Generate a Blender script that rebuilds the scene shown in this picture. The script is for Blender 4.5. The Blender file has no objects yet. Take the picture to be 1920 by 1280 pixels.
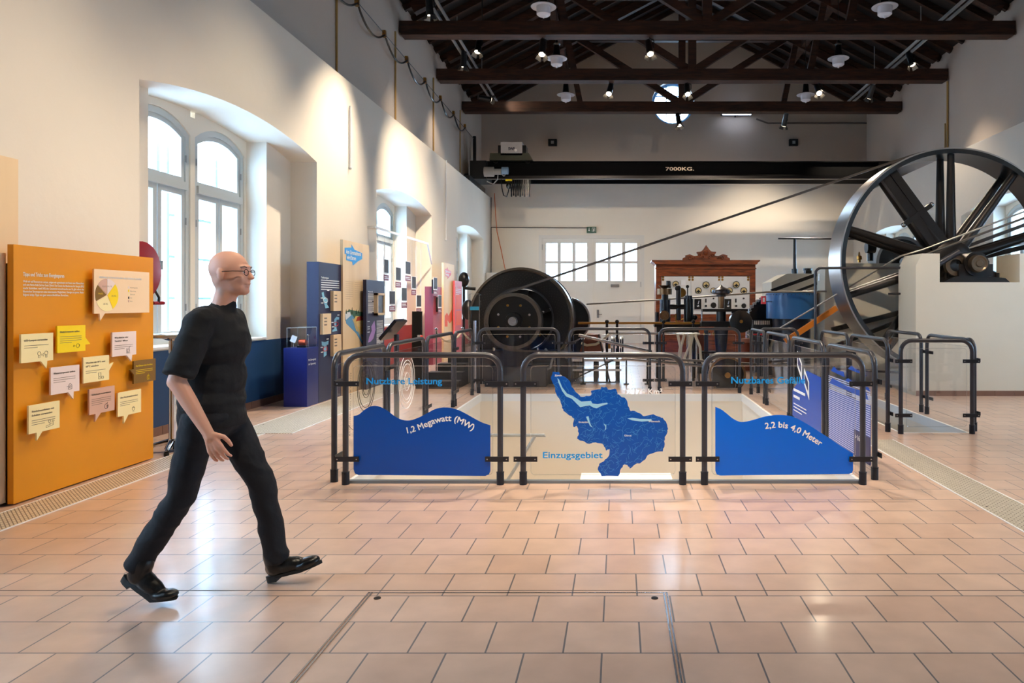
import bpy, bmesh, math, random
from mathutils import Vector, Matrix
R = math.radians; PI = math.pi
random.seed(7)
SC = bpy.context.scene
COL = SC.collection

# ------------------------------------------------------------------ camera, world, exposure
F = 1350.0; CX, CY = 1160.0, 568.0; H = 1.5
cam = bpy.data.cameras.new('camera'); camo = bpy.data.objects.new('camera', cam); COL.objects.link(camo)
camo.location = (0, 0, H); camo.rotation_euler = (R(90), 0, 0)
cam.sensor_width = 36; cam.lens = F/1920*36
cam.shift_x = (960-CX)/1920; cam.shift_y = (CY-640)/1920
cam.clip_end = 200; cam.clip_start = .05
SC.camera = camo
SC.view_settings.view_transform = 'Standard'; SC.view_settings.look = 'None'
SC.view_settings.gamma = 1; SC.view_settings.use_curve_mapping = False
SC.view_settings.exposure = 0.48
w = bpy.data.worlds.new('sky'); SC.world = w; w.use_nodes = True
wn = w.node_tree.nodes; wl = w.node_tree.links
bg = wn['Background']
tc = wn.new('ShaderNodeTexCoord'); sx = wn.new('ShaderNodeSeparateXYZ'); rmp = wn.new('ShaderNodeValToRGB')
wl.new(tc.outputs['Generated'], sx.inputs[0]); wl.new(sx.outputs['Z'], rmp.inputs[0]); wl.new(rmp.outputs[0], bg.inputs[0])
rmp.color_ramp.elements[0].position = .0; rmp.color_ramp.elements[0].color = (.40, .52, .66, 1)
rmp.color_ramp.elements[1].position = .35; rmp.color_ramp.elements[1].color = (.66, .83, 1, 1)
bg.inputs[1].default_value = 24.0

def spot_light(name, loc, tgt, power, col, size=60, blend=.6, rad=.05, parent=None):
    l = bpy.data.lights.new(name, 'SPOT'); l.energy = power; l.color = col; l.spot_size = R(size); l.spot_blend = blend
    l.shadow_soft_size = rad
    o = bpy.data.objects.new(name, l); COL.objects.link(o); o.location = loc
    o.rotation_euler = (Vector(tgt)-Vector(loc)).to_track_quat('-Z', 'Y').to_euler()
    return o
WARM = (1, .83, .63); WARM2 = (1, .82, .62)
def portal(x, yc, side):
    l = bpy.data.lights.new('window_portal', 'AREA'); l.shape = 'RECTANGLE'; l.size = 2.9; l.size_y = 2.7
    l.cycles.is_portal = True
    o = bpy.data.objects.new('window_portal', l); COL.objects.link(o); o.location = (x, yc, 2.45)
    o.rotation_euler = (R(90), 0, R(-90) if side < 0 else R(90))
NICHE = [2.23, 9.33, 16.38, 23.45]
for yc in NICHE:
    portal(-6.25, yc, -1); portal(10.25, yc, 1)

# ------------------------------------------------------------------ helpers
def lin(v):
    v /= 255.0
    return v/12.92 if v <= .04045 else ((v+.055)/1.055)**2.4
def c(r, g, b): return (lin(r), lin(g), lin(b), 1)
MATS = {}
def mat(name, col, rough=.5, metal=0, var=0, vscale=4, bump=0, bscale=40, emit=0, coat=0, trans=0, spec=.5, alpha=1):
    if name in MATS: return MATS[name]
    m = bpy.data.materials.new(name); m.use_nodes = True; n = m.node_tree.nodes; l = m.node_tree.links
    b = n['Principled BSDF']
    b.inputs['Base Color'].default_value = col; b.inputs['Roughness'].default_value = rough
    b.inputs['Metallic'].default_value = metal; b.inputs['Specular IOR Level'].default_value = spec
    if coat: b.inputs['Coat Weight'].default_value = coat; b.inputs['Coat Roughness'].default_value = .1
    geo = None
    if var or bump:
        geo = n.new('ShaderNodeNewGeometry')
    if var:
        t = n.new('ShaderNodeTexNoise'); t.inputs['Scale'].default_value = vscale; t.inputs['Detail'].default_value = 5
        l.new(geo.outputs['Position'], t.inputs['Vector'])
        mx = n.new('ShaderNodeMix'); mx.data_type = 'RGBA'
        mx.inputs[6].default_value = tuple(x*(1-var) for x in col[:3])+(1,)
        mx.inputs[7].default_value = tuple(min(1, x*(1+var)) for x in col[:3])+(1,)
        l.new(t.outputs['Fac'], mx.inputs[0]); l.new(mx.outputs[2], b.inputs['Base Color'])
    if bump:
        t2 = n.new('ShaderNodeTexNoise'); t2.inputs['Scale'].default_value = bscale; t2.inputs['Detail'].default_value = 4
        l.new(geo.outputs['Position'], t2.inputs['Vector'])
        bp = n.new('ShaderNodeBump'); bp.inputs['Strength'].default_value = bump; bp.inputs['Distance'].default_value = .02
        l.new(t2.outputs['Fac'], bp.inputs['Height']); l.new(bp.outputs[0], b.inputs['Normal'])
    if emit:
        b.inputs['Emission Color'].default_value = col; b.inputs['Emission Strength'].default_value = emit
    MATS[name] = m; return m
def glass(name, tint=(1, 1, 1, 1), base=.035, gain=.9, rough=0.0, gcol=(1, 1, 1, 1)):
    m = bpy.data.materials.new(name); m.use_nodes = True; n = m.node_tree.nodes; l = m.node_tree.links
    n.remove(n['Principled BSDF']); out = n['Material Output']
    t = n.new('ShaderNodeBsdfTransparent'); t.inputs[0].default_value = tint
    g = n.new('ShaderNodeBsdfGlossy'); g.inputs['Roughness'].default_value = rough; g.inputs[0].default_value = gcol
    lw = n.new('ShaderNodeLayerWeight'); lw.inputs[0].default_value = .5
    p = n.new('ShaderNodeMath'); p.operation = 'POWER'; p.inputs[1].default_value = 5; l.new(lw.outputs['Facing'], p.inputs[0])
    ma = n.new('ShaderNodeMath'); ma.operation = 'MULTIPLY_ADD'; ma.inputs[1].default_value = gain; ma.inputs[2].default_value = base
    l.new(p.outputs[0], ma.inputs[0])
    mx = n.new('ShaderNodeMixShader'); l.new(ma.outputs[0], mx.inputs[0]); l.new(t.outputs[0], mx.inputs[1]); l.new(g.outputs[0], mx.inputs[2])
    l.new(mx.outputs[0], out.inputs[0]); MATS[name] = m; return m
def film(name, col, tr=.35, opac=1.0):
    m = bpy.data.materials.new(name); m.use_nodes = True; n = m.node_tree.nodes; l = m.node_tree.links
    b = n['Principled BSDF']; b.inputs['Base Color'].default_value = col; b.inputs['Roughness'].default_value = .28
    out = n['Material Output']
    t = n.new('ShaderNodeBsdfTranslucent'); t.inputs[0].default_value = col
    mx = n.new('ShaderNodeMixShader'); mx.inputs[0].default_value = tr
    l.new(b.outputs[0], mx.inputs[1]); l.new(t.outputs[0], mx.inputs[2]); last = mx
    if opac < 1:
        tp = n.new('ShaderNodeBsdfTransparent'); m2 = n.new('ShaderNodeMixShader'); m2.inputs[0].default_value = opac
        l.new(tp.outputs[0], m2.inputs[1]); l.new(mx.outputs[0], m2.inputs[2]); last = m2
    l.new(last.outputs[0], out.inputs[0]); MATS[name] = m; return m
def wood(name, c1, c2, rough=.5, scale=3, axis='Y'):
    m = bpy.data.materials.new(name); m.use_nodes = True; n = m.node_tree.nodes; l = m.node_tree.links
    b = n['Principled BSDF']; b.inputs['Roughness'].default_value = rough
    geo = n.new('ShaderNodeNewGeometry'); mp = n.new('ShaderNodeMapping')
    s = {'X': (.15, 1, 1), 'Y': (1, .15, 1), 'Z': (1, 1, .15)}[axis]; mp.inputs['Scale'].default_value = s
    l.new(geo.outputs['Position'], mp.inputs[0])
    t = n.new('ShaderNodeTexNoise'); t.inputs['Scale'].default_value = scale*5; t.inputs['Detail'].default_value = 6; t.inputs['Distortion'].default_value = .6
    l.new(mp.outputs[0], t.inputs['Vector'])
    r = n.new('ShaderNodeValToRGB'); r.color_ramp.elements[0].color = c1; r.color_ramp.elements[1].color = c2
    r.color_ramp.elements[0].position = .35; r.color_ramp.elements[1].position = .68
    l.new(t.outputs['Fac'], r.inputs[0]); l.new(r.outputs[0], b.inputs['Base Color']); MATS[name] = m; return m

def P(x, y, Y):                       # photo direction at depth Y -> point in the hall
    return Vector(((x-CX)*Y/F, Y, H-(y-CY)*Y/F))
def wpos(o):
    v = Vector((0, 0, 0))
    while o: v += o.location; o = o.parent
    return v
class MB:
    def __init__(s): s.v = []; s.f = []
    def add(s, vs, fs):
        k = len(s.v); s.v += [tuple(v) for v in vs]; s.f += [tuple(k+i for i in f) for f in fs]; return s
    def box(s, x0, x1, y0, y1, z0, z1):
        if x0 > x1: x0, x1 = x1, x0
        if y0 > y1: y0, y1 = y1, y0
        if z0 > z1: z0, z1 = z1, z0
        return s.add([(x0,y0,z0),(x1,y0,z0),(x1,y1,z0),(x0,y1,z0),(x0,y0,z1),(x1,y0,z1),(x1,y1,z1),(x0,y1,z1)],
                     [(3,2,1,0),(4,5,6,7),(0,1,5,4),(1,2,6,5),(2,3,7,6),(3,0,4,7)])
    def beam(s, p0, p1, a, b, up=(0, 0, 1)):    # rectangular bar a wide, b along up
        p0, p1 = Vector(p0), Vector(p1); d = (p1-p0).normalized(); u = Vector(up); sd = d.cross(u)
        if sd.length < 1e-4: sd = d.cross(Vector((0, 1, 0)))
        sd.normalize(); u = sd.cross(d)
        vs = [p+sd*i*a/2+u*j*b/2 for p in (p0, p1) for i, j in ((-1,-1),(1,-1),(1,1),(-1,1))]
        return s.add(vs, [(0,1,2,3),(7,6,5,4),(0,4,5,1),(1,5,6,2),(2,6,7,3),(3,7,4,0)])
    def tube(s, pts, r, seg=8, closed=False, rr=None):
        pts = [Vector(p) for p in pts]; n = len(pts); k = len(s.v); prev = None
        for i, p in enumerate(pts):
            if closed: d = pts[(i+1) % n]-pts[i-1]
            else: d = pts[min(i+1, n-1)]-pts[max(i-1, 0)]
            d.normalize()
            if prev is None:
                u = d.orthogonal().normalized()
            else:
                u = prev-d*prev.dot(d)
                u = u.normalized() if u.length > 1e-6 else d.orthogonal().normalized()
            prev = u; v = d.cross(u); q = rr[i] if rr else r
            s.v += [tuple(p+(u*math.cos(2*PI*j/seg)+v*math.sin(2*PI*j/seg))*q) for j in range(seg)]
        for i in range(n if closed else n-1):
            a = k+i*seg; b = k+((i+1) % n)*seg
            for j in range(seg):
                s.f.append((a+j, a+(j+1) % seg, b+(j+1) % seg, b+j))
        if not closed:
            s.f.append(tuple(k+j for j in reversed(range(seg)))); s.f.append(tuple(k+(n-1)*seg+j for j in range(seg)))
        return s
    def cyl(s, p0, p1, r, r2=None, seg=24):
        return s.tube([p0, p1], r, seg, rr=[r, r if r2 is None else r2])
    def lathe(s, c0, axis, prof, seg=32, a0=0, a1=2*PI):   # prof: (along axis, radius)
        c0 = Vector(c0); ax = Vector(axis).normalized(); u = ax.orthogonal().normalized()
        if abs(ax.y) > .9: u = Vector((1, 0, 0))
        if abs(ax.z) > .9: u = Vector((1, 0, 0))
        v = ax.cross(u); k = len(s.v); n = len(prof); full = abs(a1-a0-2*PI) < 1e-6
        m = seg if full else seg+1
        for j in range(m):
            a = a0+(a1-a0)*j/seg
            for (t, r) in prof:
                s.v.append(tuple(c0+ax*t+(u*math.cos(a)+v*math.sin(a))*max(r, 1e-4)))
        for j in range(seg):
            A = k+j*n; B = k+((j+1) % m)*n
            for i in range(n-1): s.f.append((A+i, B+i, B+i+1, A+i+1))
        return s
    def ring(s, c0, axis, ro, ri, t, seg=48):
        return s.lathe(c0, axis, [(0, ri), (0, ro), (t, ro), (t, ri), (0, ri)], seg)
    def prism(s, poly, d0, d1, plane='XZ'):     # poly 2D; XZ: extrude Y, YZ: extrude X, XY: extrude Z
        f = {'XZ': lambda p, d: (p[0], d, p[1]), 'YZ': lambda p, d: (d, p[0], p[1]), 'XY': lambda p, d: (p[0], p[1], d)}[plane]
        n = len(poly)
        from mathutils.geometry import tessellate_polygon
        tri = tessellate_polygon([[Vector((p[0], p[1], 0)) for p in poly]])
        vs = [f(p, d0) for p in poly]+[f(p, d1) for p in poly]
        fs = [tuple(t) for t in tri]+[tuple(n+i for i in reversed(t)) for t in tri]
        fs += [(i, (i+1) % n, n+(i+1) % n, n+i) for i in range(n)]
        return s.add(vs, fs)
    def band(s, us, lo, hi, d0, d1, plane='YZ'):   # solid between two curves, extruded d0..d1
        for a, b in zip(us[:-1], us[1:]):
            q = [(a, lo(a)), (b, lo(b)), (b, hi(b)), (a, hi(a))]
            s.prism(q, d0, d1, plane)
        return s
    def sphere(s, c0, r, seg=16, rz=1.0, sx=1.0):
        prof = [(-r*rz*math.cos(PI*i/10), r*math.sin(PI*i/10)) for i in range(11)]
        return s.lathe(c0, (0, 0, 1), prof, seg)
    def build(s, name, m, parent=None, smooth=35, label=None, cat=None, group=None, kind=None, origin=None):
        me = bpy.data.meshes.new(name)
        if parent: off = wpos(parent)
        elif origin is not None: off = Vector(origin)
        else:
            xs = [v[0] for v in s.v]; ys = [v[1] for v in s.v]; zs = [v[2] for v in s.v]
            off = Vector(((min(xs)+max(xs))/2, (min(ys)+max(ys))/2, min(zs)))
        me.from_pydata([tuple(Vector(v)-off) for v in s.v], [], s.f)
        bm = bmesh.new(); bm.from_mesh(me); bmesh.ops.recalc_face_normals(bm, faces=bm.faces); bm.to_mesh(me); bm.free()
        me.shade_smooth(); me.set_sharp_from_angle(angle=R(smooth))
        me.materials.append(m)
        o = bpy.data.objects.new(name, me); COL.objects.link(o)
        if parent: o.parent = parent
        else: o.location = off
        if label: o['label'] = label
        if cat: o['category'] = cat
        if group: o['group'] = group
        if kind: o['kind'] = kind
        return o
def thing(name, label, cat, loc, group=None, kind=None):
    o = bpy.data.objects.new(name, None); COL.objects.link(o); o.location = loc; o.empty_display_size = .1
    if label: o['label'] = label
    if cat: o['category'] = cat
    if group: o['group'] = group
    if kind: o['kind'] = kind
    return o
def copy_tree(o, parent=None):
    r = o.copy(); COL.objects.link(r); r.parent = parent
    for ch in [x for x in bpy.data.objects if x.parent == o]: copy_tree(ch, r)
    return r
def struct(mb, name, m, parent=None, **k):
    return mb.build(name, m, parent, kind=None if parent else 'structure', **k)

_txt = {}
def text_mesh(txt, size, bold=0.0, ext=0.0):
    cu = bpy.data.curves.new('t', 'FONT'); cu.body = txt; cu.size = size; cu.offset = bold*size; cu.extrude = ext
    cu.resolution_u = 3
    o = bpy.data.objects.new('t', cu); COL.objects.link(o)
    dg = bpy.context.evaluated_depsgraph_get(); me = bpy.data.meshes.new_from_object(o.evaluated_get(dg))
    vs = [v.co.copy() for v in me.vertices]; fs = [tuple(p.vertices) for p in me.polygons]
    bpy.data.objects.remove(o); bpy.data.meshes.remove(me)
    return vs, fs
def text(name, txt, org, right, up, height, m, parent=None, width=None, bold=0, path=None, sep=0):
    """flat lettering; org = baseline start; height = cap height in m; width stretches; path = list of 3D baseline points"""
    vs, fs = text_mesh(txt, 1.0, 0)
    if not vs: return None
    if bold:
        n_ = len(vs); v0, f0 = vs, fs; vs, fs = [], []
        for k_, (i_, j_) in enumerate(((-1, -1), (1, -1), (1, 1), (-1, 1), (0, 0))):
            vs += [Vector((v.x+i_*bold*.9, v.y+j_*bold*.9, k_)) for v in v0]; fs += [tuple(q+k_*n_ for q in f) for f in f0]
    mxh = .72; sc = height/mxh
    xmin = min(v.x for v in vs); xmax = max(v.x for v in vs)
    right = Vector(right).normalized(); up = Vector(up).normalized(); org = Vector(org)
    sxx = (width/(xmax-xmin)) if width else sc
    mb = MB()
    if path:
        pts = [Vector(p) for p in path]; L = [0]
        for a, b in zip(pts[:-1], pts[1:]): L.append(L[-1]+(b-a).length)
        nrm = right.cross(up)
        def at(d):
            d = max(0, min(L[-1]-1e-6, d))
            i = max(k for k in range(len(L)-1) if L[k] <= d)
            t = (d-L[i])/(L[i+1]-L[i])
            def tan(j):
                return (pts[min(j+1, len(pts)-1)]-pts[max(j-1, 0)]).normalized()
            tg = tan(i).lerp(tan(i+1), t).normalized()
            return pts[i].lerp(pts[i+1], t), nrm.cross(tg)
        out = []
        for v in vs:
            p, nn = at((v.x-xmin)/(xmax-xmin)*L[-1]); out.append(p+nn*v.y*sc+nrm*v.z*.0003)
        mb.add(out, fs)
    else:
        mb.add([org+right*(v.x-xmin)*sxx+up*v.y*sc+right.cross(up)*v.z*.0003 for v in vs], fs)
    return mb.build(name, m, parent)
cy = SC.cycles
cy.use_denoising = True
cy.transparent_max_bounces = 40; cy.max_bounces = 8; cy.diffuse_bounces = 5; cy.glossy_bounces = 4
cy.sample_clamp_indirect = 6; cy.caustics_reflective = False; cy.caustics_refractive = False

# ------------------------------------------------------------------ materials
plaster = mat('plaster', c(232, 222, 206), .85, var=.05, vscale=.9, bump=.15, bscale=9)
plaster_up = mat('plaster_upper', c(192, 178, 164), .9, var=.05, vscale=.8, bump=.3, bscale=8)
pitwhite = mat('pit_white', c(240, 232, 220), .6, var=.02, vscale=1)
concrete = mat('painted_concrete', c(214, 206, 188), .7, var=.05, vscale=1.5, bump=.2, bscale=6)
blue_dado = mat('blue_dado', c(22, 62, 104), .55, var=.06)
red_dado = mat('red_dado', c(150, 58, 58), .6, var=.04)
frame_w = mat('window_paint', c(198, 202, 200), .45)
sill_w = mat('sill_white', c(235, 236, 236), .4)
pane = glass('window_glass', (.9, .96, 1, 1), .05, .8)
frost = mat('frosted_glass', c(255, 255, 255), .6); frost.node_tree.nodes['Principled BSDF'].inputs['Transmission Weight'].default_value = .0
acryl = glass('acrylic', (.988, .99, .992, 1), .018, .55)
acryl_edge = glass('acrylic_edge', (.9, .93, .95, 1), .25, .6, .2)
truss_w = wood('truss_wood', c(34, 18, 10), c(70, 40, 24), .7, 3, 'X')
rafter_w = wood('rafter_wood', c(32, 18, 10), c(64, 38, 22), .85, 3, 'X')
roof_w = wood('roof_boards', c(14, 10, 8), c(26, 18, 14), .8, 3, 'Y')
tileb = mat('skirting_tile', c(120, 88, 74), .4, var=.12, vscale=6)
steel_dark = mat('graphite_steel', c(66, 66, 72), .3, .45)
sleeve_m = mat('dark_sleeve', c(34, 38, 48), .4, .4)
brk = mat('bracket_black', c(36, 36, 42), .4, .3)
steel = mat('steel', c(190, 190, 195), .25, 1)
chrome = mat('chrome', c(220, 222, 226), .08, 1)
brass = mat('brass', c(176, 130, 66), .3, 1)
bronze = mat('bronze', c(140, 112, 84), .32, 1)
black = mat('black_paint', c(6, 6, 8), .28, .0, coat=.2)
blackm = mat('black_matt', c(12, 12, 13), .7)
iron = mat('cast_iron', c(40, 36, 34), .42, .6, var=.15, vscale=8)
navy_iron = mat('navy_iron', c(20, 30, 48), .35, coat=.3)
greyp = mat('grey_paint', c(150, 152, 152), .5)
belt_m = mat('dark_belt', c(84, 76, 70), .5)
rope_m = mat('steel_rope', c(150, 146, 140), .4, .7)
orange_m = mat('orange_paint', c(214, 124, 28), .5, var=.2, vscale=5)
bluep = mat('blue_paint', c(40, 104, 168), .38, var=.1, vscale=2, coat=.3)
ply = wood('birch_plywood', c(232, 202, 158), c(240, 212, 170), .55, .8, 'Z')
mahog = wood('mahogany', c(92, 38, 14), c(152, 74, 30), .35, 3, 'X')
marble = mat('white_marble', c(242, 240, 236), .25, var=.06, vscale=5)
navy = mat('navy_panel', c(27, 30, 68), .5, var=.05)
blue_ped = mat('blue_pedestal', c(6, 28, 112), .4, coat=.2)
maroon = mat('maroon_panel', c(124, 44, 60), .5)
pink = mat('rose_panel', c(206, 96, 106), .5)
whitei = mat('white_ink', c(246, 246, 246), .5)
bluei = mat('blue_ink', c(0, 152, 230), .5)
darki = mat('dark_ink', c(40, 30, 26), .5)
greyi = mat('grey_ink', c(120, 106, 90), .5)
cream = mat('cream_card', c(250, 234, 176), .5)
rosec = mat('pale_rose_card', c(240, 222, 216), .5)
yellowc = mat('yellow_card', c(252, 220, 8), .5)
brownc = mat('brown_card', c(126, 92, 28), .5)
taupec = mat('taupe_card', c(214, 172, 152), .5)
orangeb = mat('orange_board', c(226, 148, 10), .45, var=.05, vscale=2)
redp = mat('red_paint', c(138, 8, 18), .35)
film_dk = film('blue_film', c(0, 78, 176), .12)
film_lt = film('light_blue_film', c(0, 116, 232), .25)
film_map = film('map_blue', c(0, 84, 180), .1)
film_lake = film('lake_blue', c(160, 214, 242), .1)
film_river = film('river_blue', c(88, 164, 226), .1)
film_v = film('violet_film', c(96, 122, 206), .4, .6)
film_side = film('side_film', c(20, 96, 206), .3, .8)

# ------------------------------------------------------------------ hall shell
XL, XR, XLU, XRU, YB, YF = -4.8, 8.8, -5.15, 9.3, 27.0, -6.0
ZL = 5.44; ZE = 8.62; RX = 2.08; SL = .525
def roofz(x): return ZE+SL*((x-XLU) if x < RX else (XRU-x))
# floor with two openings
P1 = (-2.3, 2.06, 6.04, 11.92); P2 = (3.25, 4.08, 8.33, 13.9)
m = bpy.data.materials.new('terracotta_tiles'); m.use_nodes = True; n = m.node_tree.nodes; l = m.node_tree.links
b = n['Principled BSDF']; geo = n.new('ShaderNodeNewGeometry'); mp = n.new('ShaderNodeMapping')
mp.inputs['Location'].default_value = (.072+.334*40, -3.087+.3015*40, 0)
l.new(geo.outputs['Position'], mp.inputs[0])
br = n.new('ShaderNodeTexBrick'); br.offset = .5; br.inputs['Scale'].default_value = 1
br.inputs['Brick Width'].default_value = .334; br.inputs['Row Height'].default_value = .3015
br.inputs['Mortar Size'].default_value = .0042; br.inputs['Mortar Smooth'].default_value = .1; br.inputs['Bias'].default_value = 0
br.inputs['Color1'].default_value = c(208, 177, 156); br.inputs['Color2'].default_value = c(199, 166, 145)
br.inputs['Mortar'].default_value = c(112, 106, 106)
l.new(mp.outputs[0], br.inputs['Vector'])
ns = n.new('ShaderNodeTexNoise'); ns.inputs['Scale'].default_value = 5; ns.inputs['Detail'].default_value = 6; l.new(geo.outputs['Position'], ns.inputs['Vector'])
mx = n.new('ShaderNodeMix'); mx.data_type = 'RGBA'; mx.blend_type = 'MULTIPLY'; mx.inputs[0].default_value = 1
mrg = n.new('ShaderNodeMapRange'); mrg.inputs['To Min'].default_value = .86; mrg.inputs['To Max'].default_value = 1.08; mrg.inputs['From Min'].default_value = .25; mrg.inputs['From Max'].default_value = .75
l.new(br.outputs['Color'], mx.inputs[6]); l.new(ns.outputs['Color'], mx.inputs[7])
bw = n.new('ShaderNodeRGBToBW'); l.new(ns.outputs['Color'], bw.inputs[0]); l.new(ns.outputs['Fac'], mrg.inputs['Value']); l.new(mrg.outputs[0], mx.inputs[7])
l.new(mx.outputs[2], b.inputs['Base Color'])
rr = n.new('ShaderNodeMapRange'); rr.inputs['To Min'].default_value = .285; rr.inputs['To Max'].default_value = .36
l.new(ns.outputs['Fac'], rr.inputs['Value']); l.new(rr.outputs[0], b.inputs['Roughness'])
bp = n.new('ShaderNodeBump'); bp.inputs['Strength'].default_value = .5; bp.inputs['Distance'].default_value = .003; bp.invert = True
l.new(br.outputs['Fac'], bp.inputs['Height']); l.new(bp.outputs[0], b.inputs['Normal'])
b.inputs['Coat Weight'].default_value = .35; b.inputs['Coat Roughness'].default_value = .14
tiles = m
fl = MB()
xs = sorted({XLU-.6, P1[0], P1[1], P2[0], P2[1], XRU+.6}); ys = sorted({YF, P1[2], P1[3], P2[2], P2[3], YB})
for x0, x1 in zip(xs[:-1], xs[1:]):
    for y0, y1 in zip(ys[:-1], ys[1:]):
        mxx, myy = (x0+x1)/2, (y0+y1)/2
        if any(p[0] < mxx < p[1] and p[2] < myy < p[3] for p in (P1, P2)): continue
        fl.box(x0, x1, y0, y1, -.25, 0)
struct(fl, 'floor', tiles, origin=(0, 0, 0))
# the two pits: white lining
for i, (a, b_, y0, y1) in enumerate((P1, P2)):
    D = -3.0 if i == 0 else -2.2
    mb = MB(); t = .012
    mb.box(a-.1, a+t, y0-.1, y1+.1, D, -.001); mb.box(b_-t, b_+.1, y0-.1, y1+.1, D, -.001)
    mb.box(a, b_, y0-.1, y0+t, D, -.001); mb.box(a, b_, y1-t, y1+.1, D, -.001)
    struct(mb, 'wall_pit', pitwhite)
    struct(MB().box(a-.1, b_+.1, y0-.1, y1+.1, D-.1, D), 'floor_pit', pitwhite)
    mb = MB(); e = .045
    mb.box(a+t, b_-t, y1-t-.02, y1-t, -.12, -.002); mb.box(a+t, a+t+.02, y0+t, y1-t-.02, -.12, -.002); mb.box(b_-t-.02, b_-t, y0+t, y1-t-.02, -.12, -.002)
    mb.box(a+t, b_-t, y0+t, y0+t+.02, -.08, -.002)
    struct(mb, 'trim_pit', sill_w)
struct(MB().box(P1[0], P1[1], P1[2]-.05, P1[2], 0, .022), 'trim_pit_edge', mat('grey_edge', c(120, 130, 140), .4, .5))
# white duct and hand rail inside the big pit
MB().box(-.46, .64, 6.6, 8.9, -1.1, -.6).build('air_duct', pitwhite, label='white box duct down in the pit behind the river map panel', cat='duct')
MB().tube([(-2.25, 9.7, -.28), (-1.0, 9.7, -.28), (-1.0, 9.7, -.3)], .022).tube([(-1.12, 9.7, -.28), (-2.0, 9.3, -1.7)], .022).build(
    'pit_handrail', greyp, label='white tube handrail inside the pit behind the left blue wave panel', cat='handrail')

def arch(dy, half, spring, rise):
    # segmental arch height at offset dy
    r = (half*half+rise*rise)/(2*rise); return spring+math.sqrt(max(r*r-dy*dy, 0))-(r-rise)
NH, NS, NR = 2.12, 3.74, .24
def frange(a, b, n): return [a+(b-a)*i/n for i in range(n+1)]
def wall_side(name, s, xw, xback):
    """s=-1 left, +1 right; xw inner plane, niches .42 deep"""
    mb = MB(); x = lambda d: xw+s*d; D1, D2, D3 = .42, .72, 1.3
    edges = [YF]
    for yc in NICHE: edges += [yc-NH, yc+NH]
    edges.append(YB)
    for i in range(0, len(edges), 2): mb.box(x(0), x(D3), edges[i], edges[i+1], 0, ZL)
    for yc in NICHE:
        f = lambda y: arch(y-yc, NH, NS, NR); us = frange(yc-NH, yc+NH, 14)
        mb.band(us, f, lambda y: ZL, x(0), x(D3), 'YZ')
        mb.box(x(D1), x(D3), yc-NH, yc+NH, 0, .98)
        for a, b in ((yc-NH, yc-1.34), (yc+1.34, yc+NH)):
            mb.band(frange(a, b, 4), lambda y: .98, f, x(D1), x(D3), 'YZ')
        # infill above the arched lights
        for q in (-1, 1):
            c0 = yc+q*.67; g = lambda y: arch(y-c0, .62, 3.66, .2)
            mb.band(frange(c0-.62, c0+.62, 10), g, f, x(D2), x(D2+.2), 'YZ')
        mb.box(x(D2), x(D2+.2), yc-.05, yc+.05, .98, 3.9)
        mb.box(x(D2), x(D2+.2), yc-1.34, yc-1.29, .98, 3.9); mb.box(x(D2), x(D2+.2), yc+1.29, yc+1.34, .98, 3.9)
    return struct(mb, name, plaster, origin=(0, 0, 0))
wall_side('wall_left', -1, XL, 0); wall_side('wall_right', 1, XR, 0)
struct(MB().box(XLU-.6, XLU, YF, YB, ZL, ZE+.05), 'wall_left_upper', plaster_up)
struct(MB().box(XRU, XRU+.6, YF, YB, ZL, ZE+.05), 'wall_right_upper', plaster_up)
# back wall with door opening and round window
DX0, DX1, DZ = -3.0, .96, 4.04; OX, OZ, OR = 2.04, 9.0, .8
mb = MB(); ZC = 6.2
mb.box(XLU-.6, DX0, YB, YB+.6, 0, ZC); mb.box(DX0, DX1, YB, YB+.6, DZ, ZC); mb.box(DX1, XRU+.6, YB, YB+.6, 0, ZC)
struct(mb, 'wall_back', plaster)
mb = MB(); g0 = lambda x: ZC
mb.band([XLU-.6, 0, OX-OR], g0, roofz, YB, YB+.6, 'XZ')
us = [OX-OR*math.cos(PI*i/20) for i in range(21)]; h = lambda x: math.sqrt(max(OR*OR-(x-OX)**2, 0))
mb.band(us, g0, lambda x: OZ-h(x), YB, YB+.6, 'XZ'); mb.band(us, lambda x: OZ+h(x), roofz, YB, YB+.6, 'XZ')
mb.band([OX+OR, 5, XRU+.6], g0, roofz, YB, YB+.6, 'XZ')
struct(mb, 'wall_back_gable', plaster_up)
mb = MB(); mb.band([XLU-.6, RX, XRU+.6], lambda x: -.2, roofz, YF-.4, YF, 'XZ'); struct(mb, 'wall_front', plaster)
mb = MB()
mb.prism([(XLU-.6, roofz(XLU)-SL*.6), (RX, roofz(RX)), (XRU+.6, roofz(XRU)-SL*.6), (XRU+.6, roofz(XRU)-SL*.6+.2), (RX, roofz(RX)+.2), (XLU-.6, roofz(XLU)-SL*.6+.2)], YF-.4, YB+.6, 'XZ')
struct(mb, 'ceiling', roof_w)

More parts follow.
